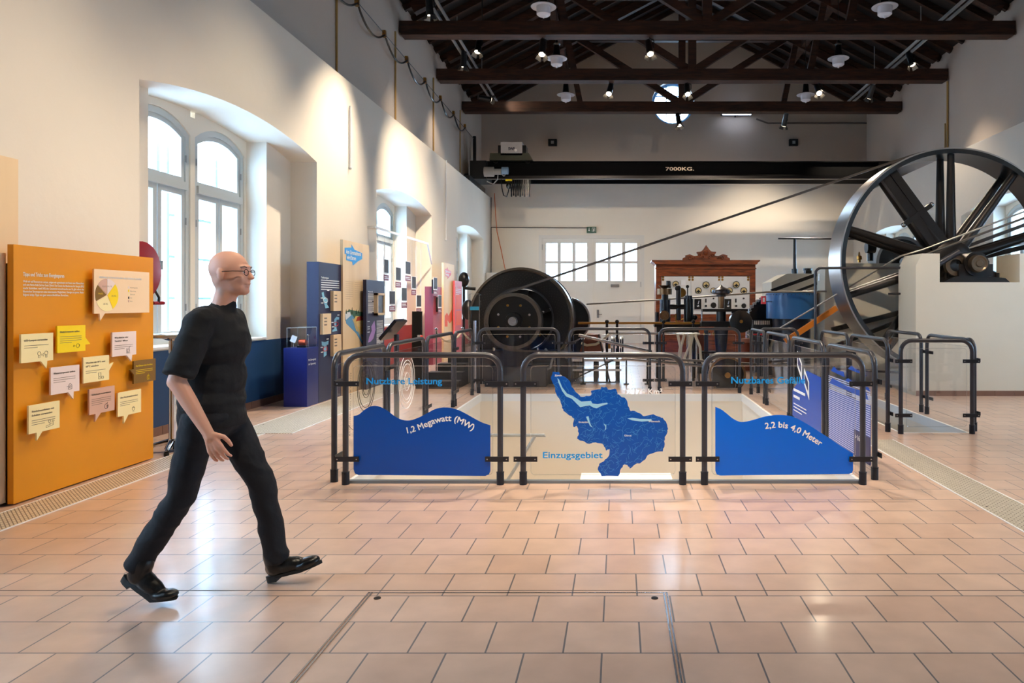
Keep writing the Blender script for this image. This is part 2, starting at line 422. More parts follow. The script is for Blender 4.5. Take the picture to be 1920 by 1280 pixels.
# ------------------------------------------------------------------ windows
def window(i, s, xw, yc, full=True):
    root = thing('window_%d' % i, None, None, (xw+s*.8, yc, 1.0), kind='structure')
    x = lambda d: xw+s*d
    fr = MB(); fo = MB(); gl = MB(); go = MB()
    for q in (-1, 1):
        c0 = yc+q*.67; A = lambda y: arch(y-c0, .62, 3.66, .2)
        # outer fixed frame
        for a, b in ((c0-.62, c0-.55), (c0+.55, c0+.62)): fr.band([a, b], lambda y: 1.0, A, x(.74), x(.84))
        fr.band(frange(c0-.55, c0+.55, 8), lambda y: A(y)-.08, A, x(.74), x(.84))
        fr.box(x(.74), x(.84), c0-.55, c0+.55, 1.0, 1.07)
        fr.box(x(.71), x(.84), c0-.55, c0+.55, 2.94, 3.04)                       # transom
        # upper light sash
        for a, b in ((c0-.55, c0-.49), (c0+.49, c0+.55)): fr.band([a, b], lambda y: 3.04, lambda y: A(y)-.08, x(.76), x(.82))
        fr.band(frange(c0-.49, c0+.49, 8), lambda y: A(y)-.14, lambda y: A(y)-.08, x(.76), x(.82)); fr.box(x(.76), x(.82), c0-.49, c0+.49, 3.04, 3.1)
        # two casements
        for a, b in ((c0-.55, c0-.01), (c0+.01, c0+.55)):
            fr.box(x(.75), x(.82), a, a+.07, 1.07, 2.94); fr.box(x(.75), x(.82), b-.07, b, 1.07, 2.94)
            fr.box(x(.75), x(.82), a+.07, b-.07, 1.07, 1.15); fr.box(x(.75), x(.82), a+.07, b-.07, 2.87, 2.94)
        gl.box(x(.785), x(.79), c0-.49, c0+.49, 1.15, 2.87); gl.band(frange(c0-.49, c0+.49, 8), lambda y: 3.1, lambda y: A(y)-.14, x(.785), x(.79))
        # outer casement with thin glazing bars
        for a, b in ((c0-.6, c0-.54), (c0-.03, c0+.03), (c0+.54, c0+.6)): fo.band([a, b], lambda y: 1.0, A, x(1.1), x(1.16))
        for z in (1.0, 1.55, 2.1, 2.65, 2.98, 3.04): fo.box(x(1.11), x(1.14), c0-.55, c0+.55, z, z+.03)
        go.box(x(1.12), x(1.125), c0-.55, c0+.55, 1.0, 3.6)
    fr.build('window_frame', frame_w, root); gl.build('pane', pane, root)
    fo.build('outer_sash', mat('outer_sash_paint', c(150, 176, 200), .5), root); go.build('outer_pane', pane, root)
    MB().box(x(.40), x(1.0), yc-1.32, yc+1.32, .975, 1.0).build('window_sill', sill_w, root)
    if full:
        hd = MB()
        for q in (-1, 1):
            c0 = yc+q*.67; hd.box(x(.73), x(.75), c0-.012, c0+.012, 1.9, 2.06); hd.cyl((x(.75), c0, 2.0), (x(.69), c0, 2.0), .01, seg=8); hd.box(x(.69), x(.7), c0-.015, c0+.015, 1.9, 2.01)
            for z in (1.4, 2.5, 3.3): hd.cyl((x(.745), c0-.56, z), (x(.745), c0-.56, z+.09), .012, seg=8); hd.cyl((x(.745), c0+.56, z), (x(.745), c0+.56, z+.09), .012, seg=8)
        hd.build('window_fitting', greyp, root)
    return root
for i, yc in enumerate(NICHE):
    window(i+1, -1, XL, yc); window(i+5, 1, XR, yc)
# dados and skirtings in the niches
for k, yc in enumerate(NICHE):
    mt_ = blue_dado if k < 2 else red_dado
    struct(MB().box(XL-.42, XL-.414, yc-NH+.002, yc+NH-.002, .0, .955), 'trim_dado_left_%d' % (k+1), mt_)
    mb = MB(); y = yc-NH+.004
    while y < yc+NH-.3:
        mb.box(XL-.414, XL-.40, y, y+.326, .0, .1); y += .332
    struct(mb, 'baseboard_left_%d' % (k+1), tileb)
# round gable window
root = thing('window_9', None, None, (OX, YB+.3, OZ-OR), kind='structure')
mb = MB().ring((OX, YB+.22, OZ), (0, 1, 0), OR, OR-.1, .1, 48)
for t in (-.24, .24): mb.box(OX+t-.018, OX+t+.018, YB+.24, YB+.28, OZ-.68, OZ+.68)
mb.box(OX-.7, OX+.7, YB+.24, YB+.28, OZ-.018, OZ+.018); mb.box(OX-.7, OX+.7, YB+.24, YB+.28, OZ+.3, OZ+.336)
mb.build('window_frame', mat('blue_grey_paint', c(96, 156, 214), .5), root)
MB().cyl((OX, YB+.26, OZ), (OX, YB+.265, OZ), OR-.1, seg=40).build('pane', pane, root)

# ------------------------------------------------------------------ gate in the back wall
door = thing('door_1', None, None, ((DX0+DX1)/2, YB, 0), kind='structure')
white_d = mat('door_paint', c(222, 216, 206), .45)
mb = MB(); e = .12
mb.box(DX0, DX0+e, YB-.02, YB+.2, 0, DZ); mb.box(DX1-e, DX1, YB-.02, YB+.2, 0, DZ); mb.box(DX0+e, DX1-e, YB-.02, YB+.2, DZ-e, DZ)
mb.build('door_frame', white_d, door)
lx = [(DX0+e, -1.035), (-1.005, DX1-e)]
zr = [(2.93, 3.75), (2.27, 2.85)]
zr = [(3.08, 3.74), (2.34, 2.98)]
for k, (a, b_) in enumerate(lx):
    leaf = MB(); g = MB(); pw = (b_-a-.16*2-.13*2)/3
    cols = [(a+.16+j*(pw+.13), a+.16+j*(pw+.13)+pw) for j in range(3)]
    y0, y1 = YB+.04, YB+.11
    xsr = [a]+[v for q in cols for v in q]+[b_]
    for j in range(0, len(xsr), 2): leaf.box(xsr[j], xsr[j+1], y0, y1, 0.02, DZ-e)
    for (p, q) in cols:
        leaf.box(p, q, y0, y1, zr[0][1], DZ-e); leaf.box(p, q, y0, y1, zr[1][1], zr[0][0]); leaf.box(p, q, y0, y1, 1.98, zr[1][0])
        leaf.box(p, q, y0+.03, y1, .25, 1.98); leaf.box(p, q, y0, y1, .02, .25); leaf.box(p, q, y0, y1, 1.0, 1.12)
        for z0, z1 in zr: g.box(p, q, y0+.03, y0+.035, z0, z1)
    lf = leaf.build('door_leaf', white_d, door)
    g.build('pane', pane, lf)
    for z in (.6, 2.1, 3.5): MB().cyl(((a if k == 0 else b_), y0-.01, z), ((a if k == 0 else b_), y0-.01, z+.2), .02, seg=8).build('hinge', greyp, lf)
    if k == 1:
        MB().box(-.82, -.74, y0-.015, y0, .95, 1.25).cyl((-.78, y0-.06, 1.08), (-.62, y0-.06, 1.08), .014, seg=8).cyl((-.78, y0-.06, 1.08), (-.78, y0, 1.08), .012, seg=8).build('door_handle', steel, lf)
        MB().box(-.3, .02, y0-.07, y0, 2.1, 2.2).build('door_closer', steel, lf)
MB().box(-1.06, -.98, YB, YB+.04, .0, DZ-e).box(DX0, DX1, YB-.01, YB+.3, 0, .022).build('meeting_stile', white_d, door)
# exit sign
es = thing('exit_sign', 'small green illuminated emergency exit sign above the white gate', 'exit sign', P(1109, 437, 26.9))
a = P(1100, 425, 26.85); b_ = P(1118, 436, 26.85)
MB().box(a.x, b_.x, 26.85, 26.98, b_.z, a.z).build('sign_housing', mat('exit_green', c(0, 62, 42), .4, emit=.08), es)
MB().prism([(a.x+.05, b_.z+.1), (a.x+.09, b_.z+.05), (a.x+.13, b_.z+.1), (a.x+.1, b_.z+.1), (a.x+.1, b_.z+.18), (a.x+.08, b_.z+.18), (a.x+.08, b_.z+.1)], 26.84, 26.848)\
    .box(a.x+.2, a.x+.21, 26.84, 26.848, b_.z+.04, b_.z+.18).box(a.x+.3, a.x+.31, 26.84, 26.848, b_.z+.04, b_.z+.18).box(a.x+.2, a.x+.31, 26.84, 26.848, b_.z+.17, b_.z+.18)\
    .prism([(a.x+.23, b_.z+.04), (a.x+.25, b_.z+.1), (a.x+.24, b_.z+.13), (a.x+.27, b_.z+.15), (a.x+.28, b_.z+.1), (a.x+.26, b_.z+.04)], 26.84, 26.848).build('pictogram', whitei, es)
# two black wall speakers
for x_, lab in ((1036, 'small black square loudspeaker box on the gable wall left of the round window'), (1488, 'small black square loudspeaker box on the gable wall right of the round window')):
    p = P(x_, 267, 26.9); t = thing('wall_speaker', lab, 'loudspeaker', (p.x, 26.9, p.z-.12), group='wall speakers')
    MB().box(p.x-.16, p.x+.16, 26.86, 27, p.z-.12, p.z+.12).build('speaker_box', blackm, t)
    MB().box(p.x-.055, p.x+.055, 26.85, 26.859, p.z-.055, p.z+.055).build('speaker_badge', greyp, t)
# ------------------------------------------------------------------ roof trusses and rafters
def truss(yy, lab):
    t = thing('roof_truss', lab, 'roof truss', ((XLU+XRU)/2, yy, 7.74), group='timber roof trusses')
    z0, z1 = 7.76, 8.1
    tb = MB().box(XLU+.02, XRU-.02, yy-.13, yy+.13, z0+.07, z1).box(XLU+.06, XRU-.06, yy-.17, yy+.17, z0, z0+.06)
    tb.build('tie_beam', truss_w, t)
    zr_ = lambda x: roofz(x)-.36
    MB().beam((XLU+.3, yy, zr_(XLU+.3)), (RX, yy, zr_(RX)), .2, .26).build('principal_rafter', truss_w, t)
    MB().beam((XRU-.3, yy, zr_(XRU-.3)), (RX, yy, zr_(RX)), .2, .26).build('principal_rafter', truss_w, t)
    MB().box(RX-.11, RX+.11, yy-.11, yy+.11, z1, zr_(RX)).build('king_post', truss_w, t)
    for q in (-1, 1):
        MB().beam((RX+q*.12, yy, z1+.02), (RX+q*3.5, yy, 10.25), .16, .2).build('diagonal_brace', truss_w, t)
        MB().beam((RX+q*3.35, yy, z1), (RX+q*3.75, yy, zr_(RX+q*3.75)), .14, .18).build('strut', truss_w, t)
    MB().box(RX-4.1, RX+4.1, yy-.1, yy+.1, 10.1, 10.34).build('collar_beam', truss_w, t)
    return t
for yy, lab in ((16.96, 'dark timber roof truss nearest the camera, highest in view'), (20.4, 'dark timber roof truss, middle one of the three'), (23.7, 'dark timber roof truss farthest back, just in front of the round window')):
    truss(yy, lab)
yy = 14.3
raf = []
while yy < 26.9:
    for s in (-1, 1):
        xe = XLU if s < 0 else XRU
        mb = MB().beam((xe+(-s)*(-.0)*0+(-s)*.02, yy, roofz(xe)-.09), (RX, yy, roofz(RX)-.09), .1, .16)
        mb.build('roof_rafter', rafter_w, label='dark brown common rafter sloping up under the roof boards', cat='rafter', group='common rafters under the roof')
    yy += .72
for s in (-1, 1):
    x_ = RX+s*4.0
    MB().box(x_-.1, x_+.1, 13, 26.98, roofz(x_)-.42, roofz(x_)-.2).build('roof_purlin', truss_w, label='long dark purlin under the %s roof slope' % ('left' if s < 0 else 'right'), cat='purlin', group='purlins')
# ------------------------------------------------------------------ safety railings round the pits
RH = 1.07; RR = .024
def u_pts(p0, p1, z0, zt, rc=.13):
    p0 = Vector(p0); p1 = Vector(p1); d = (p1-p0).normalized(); pts = [p0+Vector((0, 0, z0))]
    for i in range(7):
        a = PI/2*i/6; pts.append(p0+d*(rc-rc*math.cos(a))+Vector((0, 0, zt-rc+rc*math.sin(a))))
    for i in range(7):
        a = PI/2*(1-i/6); pts.append(p1-d*(rc-rc*math.cos(a))+Vector((0, 0, zt-rc+rc*math.sin(a))))
    pts.append(p1+Vector((0, 0, z0))); return pts
def rounded(x0, x1, z0, z1, r, n=5):
    out = []
    for (cx, cz, a0) in ((x1-r, z0+r, -90), (x1-r, z1-r, 0), (x0+r, z1-r, 90), (x0+r, z0+r, 180)):
        out += [(cx+r*math.cos(R(a0+90*i/n)), cz+r*math.sin(R(a0+90*i/n))) for i in range(n+1)]
    return out
def railing(p0, p1, label, glass_on=True, side=None):
    """p0,p1 = post feet (x,y)"""
    a = Vector((p0[0], p0[1], 0)); b = Vector((p1[0], p1[1], 0)); d = (b-a).normalized(); nrm = Vector((d.y, -d.x, 0))
    if nrm.y > .01: nrm = -nrm
    t = thing('safety_railing', label, 'railing', (a+b)/2, group='tube and glass safety railings')
    MB().tube(u_pts(a, b, .09, RH), RR, 12).build('rail_frame', steel_dark, t, smooth=60)
    for p in (a, b):
        MB().cyl(p, p+Vector((0, 0, .1)), .031, seg=16).cyl(p+Vector((0, 0, .1)), p+Vector((0, 0, .104)), .033, seg=16).build('foot_sleeve', sleeve_m, t)
    L = (b-a).length
    if glass_on:
        poly = rounded(.062, L-.062, .08, .98, .035)
        mb = MB(); k = len(poly)
        vs = [a+d*q[0]+Vector((0, 0, q[1]))+nrm*s*.005 for s in (-1, 1) for q in poly]
        mb.add(vs, [tuple(range(k)), tuple(reversed(range(k, 2*k)))]); mb.build('glass_panel', acryl, t, smooth=20)
        mb = MB(); mb.tube([a+d*q[0]+Vector((0, 0, q[1])) for q in poly], .0035, 4, closed=True); mb.build('glass_edge', acryl_edge, t)
    for p, sg in ((a, 1), (b, -1)):
        for z in (.215, .835):
            mb = MB(); q0 = p-d*sg*.075; q1 = p+d*sg*.12
            mb.beam(q0+nrm*.03+Vector((0, 0, z)), q1+nrm*.03+Vector((0, 0, z)), .01, .042)
            o_ = mb.build('glass_clamp', brk, t)
            bo = MB()
            for e in (q0+d*sg*.018, q1-d*sg*.018): bo.cyl(e+nrm*.034+Vector((0, 0, z)), e+nrm*.039+Vector((0, 0, z)), .006, seg=8)
            bo.build('clamp_bolt', steel, o_)
    return t, a, d, nrm
FY = 5.96
fr_l = railing((-2.26, FY), (-.98, FY), 'front safety railing with the left dark blue wave film on its glass')
fr_m = railing((-.79, FY), (.53, FY), 'front safety railing with the blue river catchment map on its glass')
fr_r = railing((.71, FY), (2.02, FY), 'front safety railing with the bright blue wave film at the right')
LS = [(6.05, 7.37), (7.46, 8.85), (8.96, 10.38), (10.5, 11.75)]
ll = ['left side railing nearest the camera, with black rings drawn on its glass', 'second left side railing, with white rings on its glass, below the tilted tablet', 'third left side railing along the pit, counted from the camera', 'farthest left side railing, next to the clear display column']
lr = [railing((-2.39, y0), (-2.39, y1), q) for (y0, y1), q in zip(LS, ll)]
RS = [(6.13, 7.5), (7.65, 9.05), (9.2, 10.6), (10.75, 11.85)]
rl = ['right side railing nearest the camera, with hatched blue map film', 'second right side railing, with blue film showing two white phones', 'third right side railing of the big pit, counted from the camera', 'farthest right side railing of the big pit, near the governor wheel']
rs = [railing((2.18, y0), (2.18, y1), q) for (y0, y1), q in zip(RS, rl)]
bl = ['back railing in front of the round black generator', 'back railing in the middle, in front of the white gate', 'back railing in front of the oil pumps and the marble switchboard']
for (x0, x1), q in zip(((-2.34, -1.0), (-.82, .52), (.68, 2.02)), bl): railing((x0, 12.03), (x1, 12.03), q)
railing((2.33, 12.03), (3.0, 12.03), 'short railing linking the big pit to the narrow trench')
railing((3.24, 8.27), (4.06, 8.27), 'railing across the near end of the narrow trench')
railing((4.17, 8.44), (4.17, 9.74), 'right side railing of the narrow trench, near one')
railing((4.17, 9.92), (4.17, 11.2), 'right side railing of the narrow trench, far one by the concrete block')
railing((3.14, 8.4), (3.14, 9.75), 'left side railing of the narrow trench, near one')
railing((3.14, 9.86), (3.14, 11.15), 'left side railing of the narrow trench, far one')
# tall guard in front of the flywheel
tg = thing('tall_guard', 'tall thin tube guard with a glass sheet before the lower flywheel rim', 'guard', (4.0, 12.3, 0))
gp = [Vector((3.36, 12.3, 0)), Vector((3.36, 12.3, 2.0))]
gp = [Vector((3.36, 12.3, .0))]+[Vector((3.36+.1-.1*math.cos(a), 12.3, 2.0+.1*math.sin(a))) for a in (0, .4, .8, 1.2, PI/2)]+[Vector((4.82, 12.3, 2.1))]
MB().tube(gp, .024, 10).build('guard_frame', steel_dark, tg, smooth=60)
MB().box(3.42, 4.72, 12.295, 12.305, .35, 2.0).build('glass_panel', acryl, tg)
MB().cyl((4.6, 12.28, 1.66), (4.86, 12.28, 1.66), .018, seg=10).cyl((4.82, 12.28, 1.66), (4.84, 12.28, 1.66), .05, seg=14).build('wall_bracket', brk, tg)

# films and lettering on the glass
GY = FY-.008
def px(pts, ox, oy, k, Y=GY): return [(P(ox+x*k, oy+y*k, Y).x, P(ox+x*k, oy+y*k, Y).z) for x, y in pts]
def smooth_poly(pts, n=4):
    out = []
    for i in range(len(pts)-1):
        p0, p1, p2, p3 = pts[max(i-1, 0)], pts[i], pts[i+1], pts[min(i+2, len(pts)-1)]
        for j in range(n):
            t = j/n
            out.append(tuple(.5*((2*p1[q])+(-p0[q]+p2[q])*t+(2*p0[q]-5*p1[q]+4*p2[q]-p3[q])*t*t+(-p0[q]+3*p1[q]-3*p2[q]+p3[q])*t**3) for q in (0, 1)))
    out.append(pts[-1]); return out
wl_ = smooth_poly([(252,718),(290,708),(330,675),(370,650),(410,642),(450,650),(500,675),(560,720),(610,745),(670,752),(740,730),(800,700),(860,668),(920,655),(980,658),(1040,675),(1100,705),(1180,750),(1230,773),(1278,788)])
wl_ += [(1278,1130),(1268,1155),(1240,1168),(290,1160),(262,1148),(252,1120)]
MB().prism(px(wl_, 600, 600, .25), GY, GY+.002).build('wave_film', film_dk, fr_l[0])
wr_ = smooth_poly([(165,650),(210,670),(250,700),(300,740),(350,762),(400,760),(470,742),(540,722),(620,711),(700,714),(760,728),(820,760),(880,795),(950,840),(1020,885),(1100,940),(1198,1000)])
wr_ += [(1198,1125),(1190,1145),(1170,1152),(200,1165),(175,1155),(165,1130)]
MB().prism(px(wr_, 1300, 600, .25), GY, GY+.002).build('wave_film', film_lt, fr_r[0])
X_, Z_ = (1, 0, 0), (0, 0, 1); TY = GY-.002
def tpx(name, txt, x, y, hpx, m, par, wpx=None, path=None, bold=.012, Y=TY):
    s_ = Y/F
    return text(name, txt, P(x, y, Y), X_, Z_, hpx*s_, m, par, wpx*s_ if wpx else None, bold, [P(a, b, Y) for a, b in path] if path else None)
tpx('lettering', 'Nutzbare Leistung', 687, 720, 12.5, bluei, fr_l[0], 142, bold=.018)
tpx('lettering', '1,2 Megawatt (MW)', 0, 0, 11.5, whitei, fr_l[0], path=[(600+x*.25, 600+y*.25) for x, y in smooth_poly([(655,848),(700,838),(760,818),(850,778),(940,757),(1000,759),(1060,780),(1145,826)])], bold=.02)
tpx('lettering', 'Einzugsgebiet', 1018, 858.5, 12, bluei, fr_m[0], 112, bold=.018)
tpx('lettering', "2'176 Km\u00b2", 1176, 739, 11, whitei, fr_m[0], 66, bold=.02)
tpx('lettering', 'Nutzbares Gef\u00e4lle', 1371, 718.5, 12.5, bluei, fr_r[0], 139, bold=.018)
tpx('lettering', '2,2 bis 4,0 Meter', 0, 0, 11.5, whitei, fr_r[0], path=[(1300+x*.25, 600+y*.25) for x, y in smooth_poly([(540,815),(630,805),(700,812),(760,835),(830,870),(900,912),(952,945)])], bold=.02)
ko = .17968
mapo = [(90,148),(150,150),(185,190),(235,215),(275,260),(290,310),(330,360),(380,408),(440,400),(490,395),(495,345),(590,330),(600,305),(650,305),(665,335),(740,325),(760,350),(765,375),(790,395),(860,440),(875,500),(905,560),(960,565),(1025,600),(1060,610),(1140,592),(1190,615),(1240,630),(1280,690),(1295,745),(1285,790),(1260,830),(1260,900),(1240,980),(1170,985),(1080,1020),(1050,1070),(1000,1105),(960,1110),(895,1160),(870,1120),(830,1120),(810,1150),(775,1237),(600,1237),(560,1165),(575,1110),(640,1060),(675,1030),(685,955),(650,975),(625,930),(610,900),(540,885),(470,900),(400,870),(345,845),(365,790),(345,720),(305,720),(315,640),(265,605),(200,555),(190,510),(170,450),(130,385),(105,290),(70,210)]
rnd = random.Random(3)
jag = []
for i, p in enumerate(mapo):                 # jagged catchment border
    q = mapo[(i+1) % len(mapo)]; jag.append(p)
    for t in (.33, .66): jag.append((p[0]+(q[0]-p[0])*t+rnd.uniform(-7, 7), p[1]+(q[1]-p[1])*t+rnd.uniform(-7, 7)))
MB().prism(px(jag, 1020, 670, ko), GY, GY+.002).build('catchment_map', film_map, fr_m[0])
lakes = [[(140,215),(158,230),(190,310),(240,375),(300,400),(390,460),(490,452),(505,480),(560,485),(660,470),(665,485),(600,505),(550,530),(510,520),(480,500),(430,505),(380,520),(340,480),(290,430),(230,405),(190,350),(150,260)],
 [(870,635),(920,628),(1000,640),(1120,642),(1125,660),(1020,668),(920,655)], [(438,618),(465,612),(475,660),(490,705),(510,730),(480,715),(460,670)], [(622,690),(650,705),(650,745),(632,765),(640,725)]]
mb = MB()
for lk in lakes: mb.prism(px(lk, 1020, 670, ko), GY-.002, GY-.0005)
mb.build('lakes', film_lake, fr_m[0])
def inside(p, poly):
    r = False; j = len(poly)-1
    for i in range(len(poly)):
        if (poly[i][1] > p[1]) != (poly[j][1] > p[1]) and p[0] < (poly[j][0]-poly[i][0])*(p[1]-poly[i][1])/(poly[j][1]-poly[i][1])+poly[i][0]: r = not r
        j = i
    return r
mb = MB()
for i in range(620):
    p = (rnd.uniform(80, 1290), rnd.uniform(160, 1230))
    if not inside(p, mapo): continue
    a_ = rnd.uniform(0, 2*PI); pts = [p]
    for k in range(rnd.randint(4, 9)):
        a_ += rnd.uniform(-.7, .7); q = (pts[-1][0]+11*math.cos(a_), pts[-1][1]+11*math.sin(a_))
        if not inside(q, mapo) or any(inside(q, lk) for lk in lakes): break
        pts.append(q)
    for u, v in zip(pts[:-1], pts[1:]):
        dx, dy = v[0]-u[0], v[1]-u[1]; L_ = math.hypot(dx, dy); nx, ny = -dy/L_*1.0, dx/L_*1.0
        qd = px([(u[0]+nx, u[1]+ny), (v[0]+nx, v[1]+ny), (v[0]-nx, v[1]-ny), (u[0]-nx, u[1]-ny)], 1020, 670, ko)
        mb.add([(x, GY-.001, z) for x, z in qd], [(0, 1, 2, 3)])
mb.build('rivers', film_river, fr_m[0])
for s_, x, y, wd in (('Z\u00fcrich', 112, 196, 72), ('Einsiedeln', 362, 682, 100), ('Glarus', 838, 822, 74), ('Walenstadt', 1090, 674, 120)):
    tpx('town_name', s_, 1020+x*ko, 670+y*ko, 3.4, whitei, fr_m[0], wd*ko)
# ring drawings and side films
def rings(par, X, yc, zc, rads, m, thick=.006):
    for r in rads:
        MB().tube([(X, yc+r*math.cos(2*PI*i/48), zc+r*math.sin(2*PI*i/48)) for i in range(48)], thick/2, 4, closed=True).build('ring_drawing', m, par)
rings(lr[0][0], -2.375, 6.78, .72, (.085, .11, .2, .235), darki); rings(lr[0][0], -2.375, 6.55, .7, (.35,), darki, .004)
rings(lr[1][0], -2.375, 8.08, .62, (.04, .1, .2, .24, .3), whitei, .008)
for k in range(26): pass
text('lettering', 'REGULIERUNG DER LINTH', (-2.372, 6.36, .33), (0, .05, 1), (0, -1, .05), .022, darki, lr[0][0], .55)
mb = MB()
MB().box(2.168, 2.171, 6.2, 7.43, .1, .62).build('hatched_film', film_v, rs[0][0])
mb = MB()
for i in range(34): mb.add([(2.166, 6.2, .12+.019*i), (2.166, 7.43, .12+.019*i), (2.166, 7.43, .128+.019*i), (2.166, 6.2, .128+.019*i)], [(0, 1, 2, 3)])
mb.build('hatching', mat('pale_hatch', c(196, 204, 236), .5), rs[0][0])
mb = MB()
for (y0, y1, z0, z1) in ((6.25, 7.4, .66, .72), (6.2, 6.9, .74, .77), (6.9, 7.35, .79, .84), (6.3, 6.8, .86, .9)):
    mb.prism([(y0, z0), (y1, z0+.02), (y1-.1, z1+.02), ((y0+y1)/2, z1-.01), (y0+.05, z1)], 2.165, 2.168, 'YZ')
mb.build('blue_relief', film_side, rs[0][0])
MB().box(2.163, 2.166, 6.2, 6.62, .1, .34).build('caption_field', mat('caption_navy', c(44, 44, 92), .5), rs[0][0])
text('lettering', '> 16', (2.161, 6.58, .26), (0, -1, 0), Z_, .05, whitei, rs[0][0], bold=.02)
MB().prism([(7.72, .1), (8.98, .1), (8.98, .42), (8.3, .72), (7.72, .98-.28)][::-1], 2.168, 2.171, 'YZ').build('blue_film', film_side, rs[1][0])
for k_, (y_, z_) in enumerate(((8.62, .8), (8.3, .62))):
    pb = MB().prism([(y_-.12, z_-.22), (y_+.1, z_-.06), (y_+.1, z_+.12), (y_-.12, z_-.02)], 2.162, 2.166, 'YZ').build('phone_drawing', whitei, rs[1][0])
    MB().prism([(y_-.08, z_-.12), (y_+.06, z_-.03), (y_+.06, z_+.06), (y_-.08, z_-.02)], 2.158, 2.161, 'YZ').build('phone_screen', mat('caption_navy', None), pb)
for z_, h_, w_ in ((.42, .05, .55), (.34, .05, .3), (.26, .018, .6), (.22, .018, .6), (.18, .018, .4)):
    MB().box(2.161, 2.165, 8.9-w_, 8.9, z_, z_+h_*.6).build('caption_line', whitei, rs[1][0])

# ------------------------------------------------------------------ floor fittings
mb = MB(); X0, X1, Y0, Y1 = -1.297, .253, 2.35, 3.73
for a_, b_, c_, d_ in ((X0, X0+.008, Y0, Y1), (X1-.008, X1, Y0, Y1), (X0, X1, Y1-.006, Y1), (X0, X1, Y0, Y0+.006)): mb.box(a_, b_, c_, d_, 0, .003)
for a_, b_, c_, d_ in ((X0+.016, X0+.024, Y0, Y1), (X1-.024, X1-.016, Y0, Y1)): mb.box(a_, b_, c_, d_, 0, .003)
hatch = mb.build('floor_hatch', steel, label='square tiled floor hatch with thin steel frame in the foreground', cat='floor hatch')
hatch.name = 'floor_hatch'
for x_ in (X0+.07, X1-.07):
    MB().cyl((x_, Y1-.07, 0), (x_, Y1-.07, .003), .018, seg=14).cyl((x_, Y1-.07, .003), (x_, Y1-.07, .0035), .008, seg=10).build('lifting_eye', iron, hatch)
struct(MB().box(-6, XR, 3.757, 3.762, 0, .001), 'trim_floor_joint', mat('joint_grey', c(110, 96, 88), .7))
gm = bpy.data.materials.new('floor_grating'); gm.use_nodes = True; n = gm.node_tree.nodes; l = gm.node_tree.links
geo = n.new('ShaderNodeNewGeometry'); mp = n.new('ShaderNodeMapping'); mp.inputs['Scale'].default_value = (1, 1, 1); mp.inputs['Rotation'].default_value = (0, 0, R(45))
l.new(geo.outputs['Position'], mp.inputs[0]); ck = n.new('ShaderNodeTexBrick'); ck.inputs['Scale'].default_value = 1; ck.offset = .5
ck.inputs['Brick Width'].default_value = .06; ck.inputs['Row Height'].default_value = .022; ck.inputs['Mortar Size'].default_value = .0035
ck.inputs['Color1'].default_value = c(224, 214, 196); ck.inputs['Color2'].default_value = c(212, 202, 182); ck.inputs['Mortar'].default_value = c(128, 116, 102)
l.new(mp.outputs[0], ck.inputs['Vector']); l.new(ck.outputs['Color'], n['Principled BSDF'].inputs['Base Color'])
n['Principled BSDF'].inputs['Roughness'].default_value = .4; n['Principled BSDF'].inputs['Metallic'].default_value = .3
def grating(x0, x1, y0, y1, lab):
    g = MB().box(x0, x1, y0, y1, 0, .004).build('floor_grating', gm, label=lab, cat='grating')
    fr = MB().box(x0-.012, x0, y0, y1, 0, .006).box(x1, x1+.012, y0, y1, 0, .006)
    fr.build('grating_frame', sill_w, g)
    y = y0+.6
    while y < y1: MB().cyl((x0+.05, y, .004), (x0+.05, y, .005), .008, seg=8).build('screw', iron, g); y += 1.35
grating(-4.40, -4.07, 2.0, 8.26, 'long pale perforated floor grating strip in front of the orange board')
grating(-4.43, -3.76, 8.28, 14.5, 'wide pale perforated floor grating beside the blue displays')
grating(2.66, 3.0, 2.0, 7.9, 'long pale perforated floor grating strip on the right of the pit')

# ------------------------------------------------------------------ orange board with its speech bubble signs
BX = -4.48
bd = thing('information_board', 'big orange information board with white text standing by the left wall', 'information board', (BX-.03, 6.13, 0))
MB().box(BX-.045, BX, 5.33, 6.93, .012, 1.935).build('board', orangeb, bd)
MB().box(BX-.2, BX-.045, 5.42, 5.47, 0, 1.8).box(BX-.2, BX-.045, 6.8, 6.85, 0, 1.8).build('back_strut', mat('dark_gap', c(70, 44, 20), .7), bd)
def yb(x, X=BX): return -X*F/(CX-x)               # depth on the plane X from the photo column
def zb(x, y, X=BX): return H-(y-CY)*yb(x, X)/F
XT = BX+.001
Yd = (0, 1, 0)
text('heading', 'Tipps und Tricks zum Energiesparen', (XT, yb(43), zb(43, 517)), Yd, Z_, .03, whitei, bd, yb(120)-yb(43), bold=.015)
body = ["Weil wir auf Ressourcen setzen, zeigen wir gemeinsam mit Ihnen zum Klimaschutz", "und zum Netto-Null-Ziel der Stadt Z\u00fcrich. Das Gesetz des Bundesrats f\u00fcr Energie (BFE)", "macht Statistiken: rund 30% des Gesamtstromverbrauchs aus. Es gibt neben den", "klassischen Stromsparern eine interessante M\u00f6glichkeit, Energie zu sparen. Nach-", "folgend einige Tipps aus ganz unterschiedlichen Bereichen."]
for i, s_ in enumerate(body):
    text('body_text', s_, (XT, yb(43), zb(43, 529+i*6.3)), Yd, Z_, .017, whitei, bd, (yb(157) if i < 4 else yb(128))-yb(43), bold=.01)
